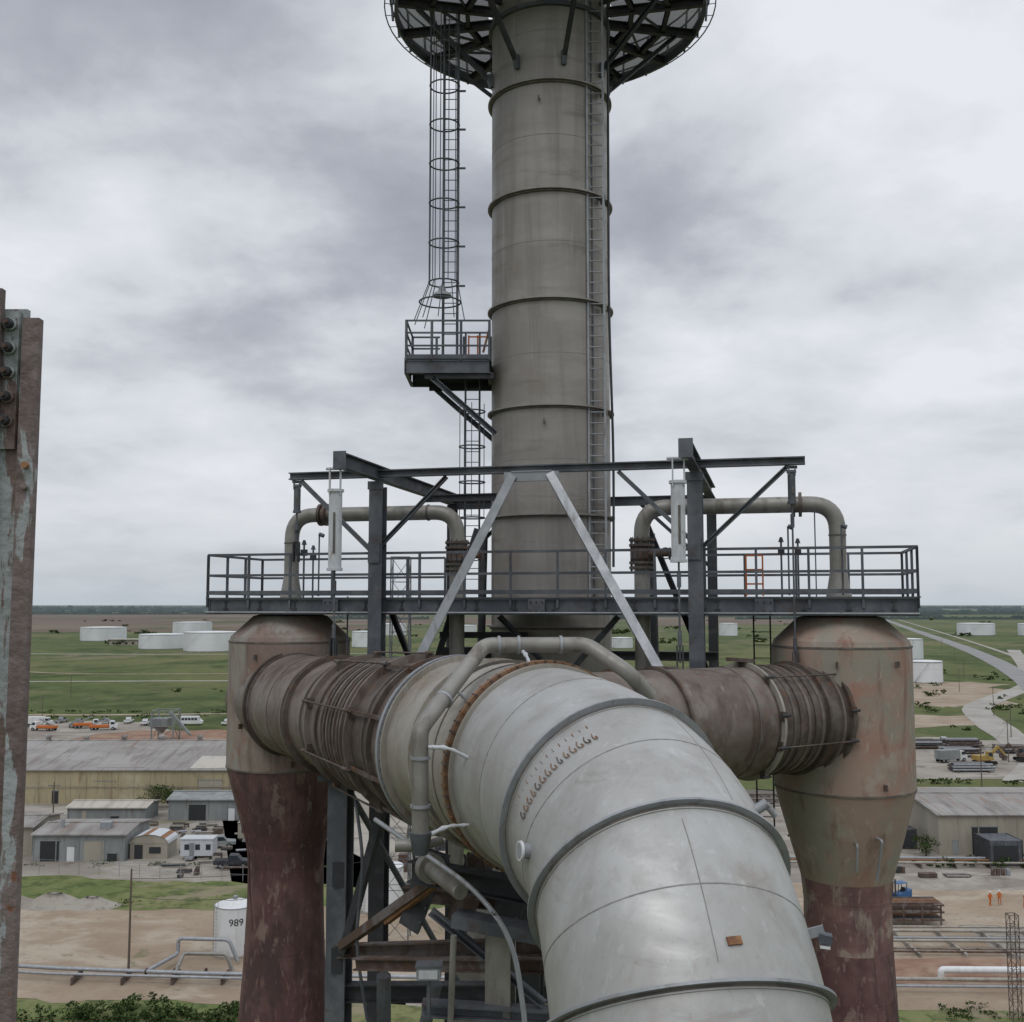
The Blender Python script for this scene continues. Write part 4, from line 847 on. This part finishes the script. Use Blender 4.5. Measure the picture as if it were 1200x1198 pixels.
def veh(name,x,y,rot,kind,col):
    b=MB(name)
    def ext(pr,w0,w1,m):
        n=len(pr); b.add([(px,w0,pz) for px,pz in pr]+[(px,w1,pz) for px,pz in pr],[(i,(i+1)%n,n+(i+1)%n,n+i) for i in range(n)]+[tuple(range(n)),tuple(range(n,2*n))],m)
    if kind=='pickup':
        ext([(-2.6,.5),(2.6,.5),(2.65,.95),(1.35,1.1),(.8,1.1),(-.5,1.1),(-2.6,1.1)],-.95,.95,col); ext([(1.3,1.1),(.75,1.75),(-.4,1.8),(-.6,1.1)],-.82,.82,col)
        ext([(1.2,1.13),(.73,1.68),(-.33,1.7),(-.5,1.13)],-.84,.84,'glass'); ext([(-2.5,1.1),(-.7,1.1),(-.7,1.12),(-2.5,1.12)],-.8,.8,'darkopen'); wh=[(-1.6,.38),(1.65,.38)]; w=.95
    elif kind=='van':
        ext([(-3.4,.5),(3.3,.5),(3.4,1.3),(2.7,1.6),(2.2,2.7),(-3.4,2.8)],-1.05,1.05,col)
        for k in range(5): ext([(-3+k*1.0,1.6),(-2.2+k*1.0,1.6),(-2.2+k*1.0,2.3),(-3+k*1.0,2.3)],-1.08,1.08,'glass')
        ext([(2.65,1.65),(2.35,2.45),(2.2,2.45),(2.2,1.65)],-.95,.95,'glass'); wh=[(-2.2,.42),(2.3,.42)]; w=1.0
    elif kind=='truck':
        ext([(-3.8,.8),(1.8,.8),(1.8,2.9 if col!='orange' else 1.5),(-3.8,2.9 if col!='orange' else 1.5)],-1.2,1.2,col); ext([(2.0,.6),(4.1,.6),(4.15,1.6),(3.5,1.7),(3.2,2.6),(2.0,2.6)],-1.1,1.1,'white')
        ext([(3.52,1.72),(3.25,2.45),(2.4,2.45),(2.4,1.72)],-1.13,1.13,'glass'); ext([(-3.8,.6),(4.0,.6),(4.0,.85),(-3.8,.85)],-.5,.5,'steelblk'); wh=[(-3,.5),(-1.9,.5),(3.1,.5)]; w=1.1
        if col=='orange': b.bar((-3,0,1.6),(1.5,0,3.4),.4,.4,'galv')
    elif kind=='excavator':
        ext([(-2.2,.2),(2.2,.2),(2.5,.6),(2.2,1.0),(-2.2,1.0),(-2.5,.6)],-1.5,-.9,'rubber'); ext([(-2.2,.2),(2.2,.2),(2.5,.6),(2.2,1.0),(-2.2,1.0),(-2.5,.6)],.9,1.5,'rubber')
        ext([(-2.6,1.2),(1.6,1.2),(1.6,1.9),(.2,2.3),(-2.6,2.3)],-1.3,1.3,col); ext([(.2,1.9),(1.6,1.9),(1.3,3.2),(.2,3.2)],-1.2,-.1,col); ext([(.3,2.1),(1.5,2.1),(1.25,3.0),(.3,3.0)],-1.23,-.07,'glass')
        b.bar((1.4,.3,1.8),(3.8,.3,4.2),.5,.6,col); b.bar((3.7,.3,4.2),(5.6,.3,2.2),.4,.45,col); ext([(5.2,2.2),(6.0,2.0),(5.8,.8),(5.0,.9)],-.2,.8,'rustdark'); wh=[]; w=1
    elif kind=='forklift':
        ext([(-1.3,.3),(.9,.3),(.9,.9),(.2,1.0),(-1.3,1.4)],-.6,.6,col)
        for q in(-.5,.8):
            for s_ in(-.5,.5): b.bar((q,s_,.9),(q-.1,s_,2.2),.07,.07,'steelblk')
        ext([(-.7,2.2),(.9,2.2),(.9,2.28),(-.7,2.28)],-.6,.6,col); ext([(1.0,.1),(1.15,.1),(1.15,2.8),(1.0,2.8)],-.4,-.25,'steelblk'); ext([(1.0,.1),(1.15,.1),(1.15,2.8),(1.0,2.8)],.25,.4,'steelblk'); ext([(1.15,.12),(2.3,.12),(2.3,.2),(1.15,.2)],-.4,-.2,'steelblk'); ext([(1.15,.12),(2.3,.12),(2.3,.2),(1.15,.2)],.2,.4,'steelblk')
        ext([(-.6,1.0),(-.1,1.0),(-.1,1.1),(-.5,1.6)],-.3,.3,'rubber'); wh=[(-.9,.3),(.6,.35)]; w=.6
    for (wx,wr) in wh:
        for s_ in(-1,1): b.tube((wx,s_*(w-.22),wr),(wx,s_*(w+.04),wr),wr,'rubber',14); b.tube((wx,s_*(w+.04),wr),(wx,s_*(w+.06),wr),wr*.5,'galv',10)
    o=b.done(); o.location=(x,y,G+.1); o.rotation_euler=(0,0,rad(rot)); return o
veh('pickup_truck',-40.5,158.5,5,'pickup','steelblk'); veh('pickup_truck',-46,171,15,'pickup','wallgrey')
veh('shuttle_bus',-101,341,5,'van','white'); veh('box_truck',-148,338,0,'truck','white'); veh('utility_truck',-131,333,10,'truck','orange'); veh('utility_truck',-124,328,8,'truck','orange'); veh('utility_truck',-141,326,170,'truck','orange')
for i,(x,y) in enumerate(((-153,345),(-138,344),(-130,345),(-116,342),(-110,335),(-160,330),(-90,342),(-136,336),(-145,348),(-123,347))): veh('pickup_truck',x,y,random.choice([80,95,10]),'pickup',['white','wallgrey','galv'][i%3])
veh('excavator',112,257,10,'excavator','yellow'); veh('excavator',124,262,170,'excavator','rustdark'); veh('box_truck',106,262,20,'truck','wallgrey'); veh('pickup_truck',118,296,0,'pickup','white')
veh('forklift',50,141,200,'forklift','blue'); veh('pickup_truck',24,196,0,'pickup','white')
for x,y in((127,398),(132,402)):
    b=MB('waste_dumpster'); pr=[(x,G+.3),(x+4,G+.3),(x+4.8,G+2),(x-.6,G+2)]; b.add([(a_,y,c_) for a_,c_ in pr]+[(a_,y+2.2,c_) for a_,c_ in pr],[(0,1,5,4),(1,2,6,5),(2,3,7,6),(3,0,4,7),(0,1,2,3),(4,5,6,7)],'green'); b.bar((x-.6,y-.05,G+1.9),(x+4.8,y-.05,G+1.9),.15,.2,'green'); b.tube((x+.5,y,G+.15),(x+.5,y+2,G+.15),.15,'rubber',8); b.tube((x+3.5,y,G+.15),(x+3.5,y+2,G+.15),.15,'rubber',8); b.done()

def worker(x,y,rot,ph):
    me=bpy.data.meshes.new('worker')
    J=[(0,0,.95),(0,0,1.2),(0,0,1.42),(0,0,1.52),(-.2,0,1.4),(-.28,.03*ph,1.12),(-.27,-.14,.88),(.2,0,1.4),(.29,-.02,1.12),(.27,-.12*ph,.88),(-.1,0,.9),(-.13,-.1*ph,.5),(-.14,.02,.08),(-.14,-.16,.04),(.1,0,.9),(.13,.06*ph,.5),(.14,.1,.08),(.14,-.08,.04)]
    Ed=[(0,1),(1,2),(2,3),(2,4),(4,5),(5,6),(2,7),(7,8),(8,9),(0,10),(10,11),(11,12),(12,13),(0,14),(14,15),(15,16),(16,17)]
    R_=[.15,.15,.15,.06,.08,.055,.04,.08,.055,.04,.1,.075,.06,.05,.1,.075,.06,.05]
    me.from_pydata(J,Ed,[]); me.materials.append(M['orange'])
    o=bpy.data.objects.new('worker',me); sc.collection.objects.link(o)
    sk=o.modifiers.new('s','SKIN')
    if not me.skin_vertices: me.skin_vertices.new()
    for i,r in enumerate(R_): me.skin_vertices[0].data[i].radius=(r,r*.8)
    me.skin_vertices[0].data[0].use_root=True
    o.modifiers.new('u','SUBSURF').levels=1; o.location=(x,y,G+.09); o.rotation_euler=(0,0,rad(rot))
    h=MB('head'); h.lathe((0,0,0),[(0,1.5),(.07,1.53),(.095,1.6),(.1,1.67),(.09,1.7)],'skin',14); h.lathe((0,0,0),[(.16,1.69),(.125,1.71),(.115,1.77),(.06,1.82),(0,1.83)],'white',14)
    for s_ in(-.27,.27): h.lathe((s_,-.12,.82),[(0,-.06),(.04,-.03),(.04,.03),(0,.06)],'skin',8)
    ho=h.done(); ho.parent=o
worker(60.4,138.5,20,1); worker(61.8,139,-30,-1); worker(64.3,137.5,90,1); worker(65.4,138.2,-100,-1)

for o in sc.objects:
    if o.parent is None: o.location.z+=H

# ---------------------------------------------------------------- world
w=bpy.data.worlds.new('World'); sc.world=w; w.use_nodes=True; nt=w.node_tree; N=nt.nodes; K=nt.links
for n in list(N): N.remove(n)
out=N.new('ShaderNodeOutputWorld'); SUN_EL,SUN_AZ=55,-150
sky=N.new('ShaderNodeTexSky'); sky.sky_type='NISHITA'; sky.sun_disc=False; sky.sun_elevation=rad(SUN_EL); sky.sun_rotation=rad(SUN_AZ)
b1=N.new('ShaderNodeBackground'); b1.inputs['Strength'].default_value=.07; K.new(sky.outputs[0],b1.inputs['Color'])
tc=N.new('ShaderNodeTexCoord'); sp=N.new('ShaderNodeSeparateXYZ'); K.new(tc.outputs['Generated'],sp.inputs[0])
def math_(op,a,c=None,clamp=False):
    n=N.new('ShaderNodeMath'); n.operation=op; n.use_clamp=clamp
    for i,v in enumerate((a,c)):
        if v is None: continue
        if isinstance(v,(int,float)): n.inputs[i].default_value=v
        else: K.new(v,n.inputs[i])
    return n.outputs[0]
zc=math_('MAXIMUM',sp.outputs['Z'],0.0); den=math_('ADD',zc,.26)
cb=N.new('ShaderNodeCombineXYZ'); K.new(math_('DIVIDE',sp.outputs['X'],den),cb.inputs[0]); K.new(math_('DIVIDE',sp.outputs['Y'],den),cb.inputs[1])
def nz(scale,loc,det,rough,dist,sx=1,sy=1):
    mp=N.new('ShaderNodeMapping'); mp.inputs['Location'].default_value=loc; mp.inputs['Scale'].default_value=(sx,sy,1); K.new(cb.outputs[0],mp.inputs['Vector'])
    n=N.new('ShaderNodeTexNoise'); n.inputs['Scale'].default_value=scale; n.inputs['Detail'].default_value=det; n.inputs['Roughness'].default_value=rough; n.inputs['Distortion'].default_value=dist; K.new(mp.outputs[0],n.inputs['Vector']); return n.outputs['Fac']
n1=nz(1.05,(5.2,1.1,0),5,.48,.1); n2=nz(3.2,(1.0,4.0,2),8,.58,.15)
f=math_('ADD',math_('MULTIPLY',n1,.68),math_('MULTIPLY',n2,.32))
f=math_('SUBTRACT',f,math_('MULTIPLY',math_('SUBTRACT',zc,.28),.18))
# cloud deck is heavier to the west (left of the view)
f=math_('ADD',f,math_('MULTIPLY',math_('ADD',sp.outputs['X'],.05),.10))
cr=N.new('ShaderNodeValToRGB'); K.new(f,cr.inputs[0]); e=cr.color_ramp; e.elements[0].position=.34; e.elements[0].color=(.33,.35,.40,1); e.elements[1].position=.60; e.elements[1].color=(.85,.87,.91,1)
x=e.elements.new(.43); x.color=(.46,.485,.54,1); x=e.elements.new(.50); x.color=(.66,.69,.74,1)
hr=N.new('ShaderNodeValToRGB'); K.new(zc,hr.inputs[0]); h=hr.color_ramp; h.elements[0].position=0; h.elements[0].color=(.50,.56,.62,1); h.elements[1].position=.16; h.elements[1].color=(.78,.80,.84,1)
x=h.elements.new(.035); x.color=(.58,.62,.67,1); x=h.elements.new(.08); x.color=(.74,.76,.80,1)
hm=N.new('ShaderNodeMapRange'); K.new(zc,hm.inputs['Value']); hm.inputs['From Min'].default_value=0; hm.inputs['From Max'].default_value=.26; hm.inputs['To Min'].default_value=.82; hm.inputs['To Max'].default_value=0
mx=N.new('ShaderNodeMix'); mx.data_type='RGBA'; K.new(hm.outputs[0],mx.inputs[0]); K.new(cr.outputs[0],mx.inputs[6]); K.new(hr.outputs[0],mx.inputs[7])
zg=N.new('ShaderNodeMapRange'); K.new(zc,zg.inputs['Value']); zg.inputs['From Min'].default_value=.5; zg.inputs['From Max'].default_value=.95; zg.inputs['To Min'].default_value=1; zg.inputs['To Max'].default_value=2.4
b2=N.new('ShaderNodeBackground'); K.new(mx.outputs[2],b2.inputs['Color']); K.new(zg.outputs[0],b2.inputs['Strength'])
ms=N.new('ShaderNodeMixShader'); ms.inputs[0].default_value=.93; K.new(b1.outputs[0],ms.inputs[1]); K.new(b2.outputs[0],ms.inputs[2]); K.new(ms.outputs[0],out.inputs['Surface'])

ld=bpy.data.lights.new('sun','SUN'); ld.energy=.9; ld.angle=rad(30); ld.color=(1,.97,.93); lo=bpy.data.objects.new('sun',ld); sc.collection.objects.link(lo)
dv=Vector((math.sin(rad(SUN_AZ))*math.cos(rad(SUN_EL)),math.cos(rad(SUN_AZ))*math.cos(rad(SUN_EL)),math.sin(rad(SUN_EL))))
lo.rotation_euler=dv.to_track_quat('Z','Y').to_euler(); lo.location=(0,0,100)

cd=bpy.data.cameras.new('camera'); cam=bpy.data.objects.new('camera',cd); sc.collection.objects.link(cam); sc.camera=cam
cam.location=(0,0,H); cam.rotation_euler=(rad(95),0,0); cd.sensor_width=36; cd.lens=36*1250/1200; cd.clip_end=80000; cd.clip_start=.1
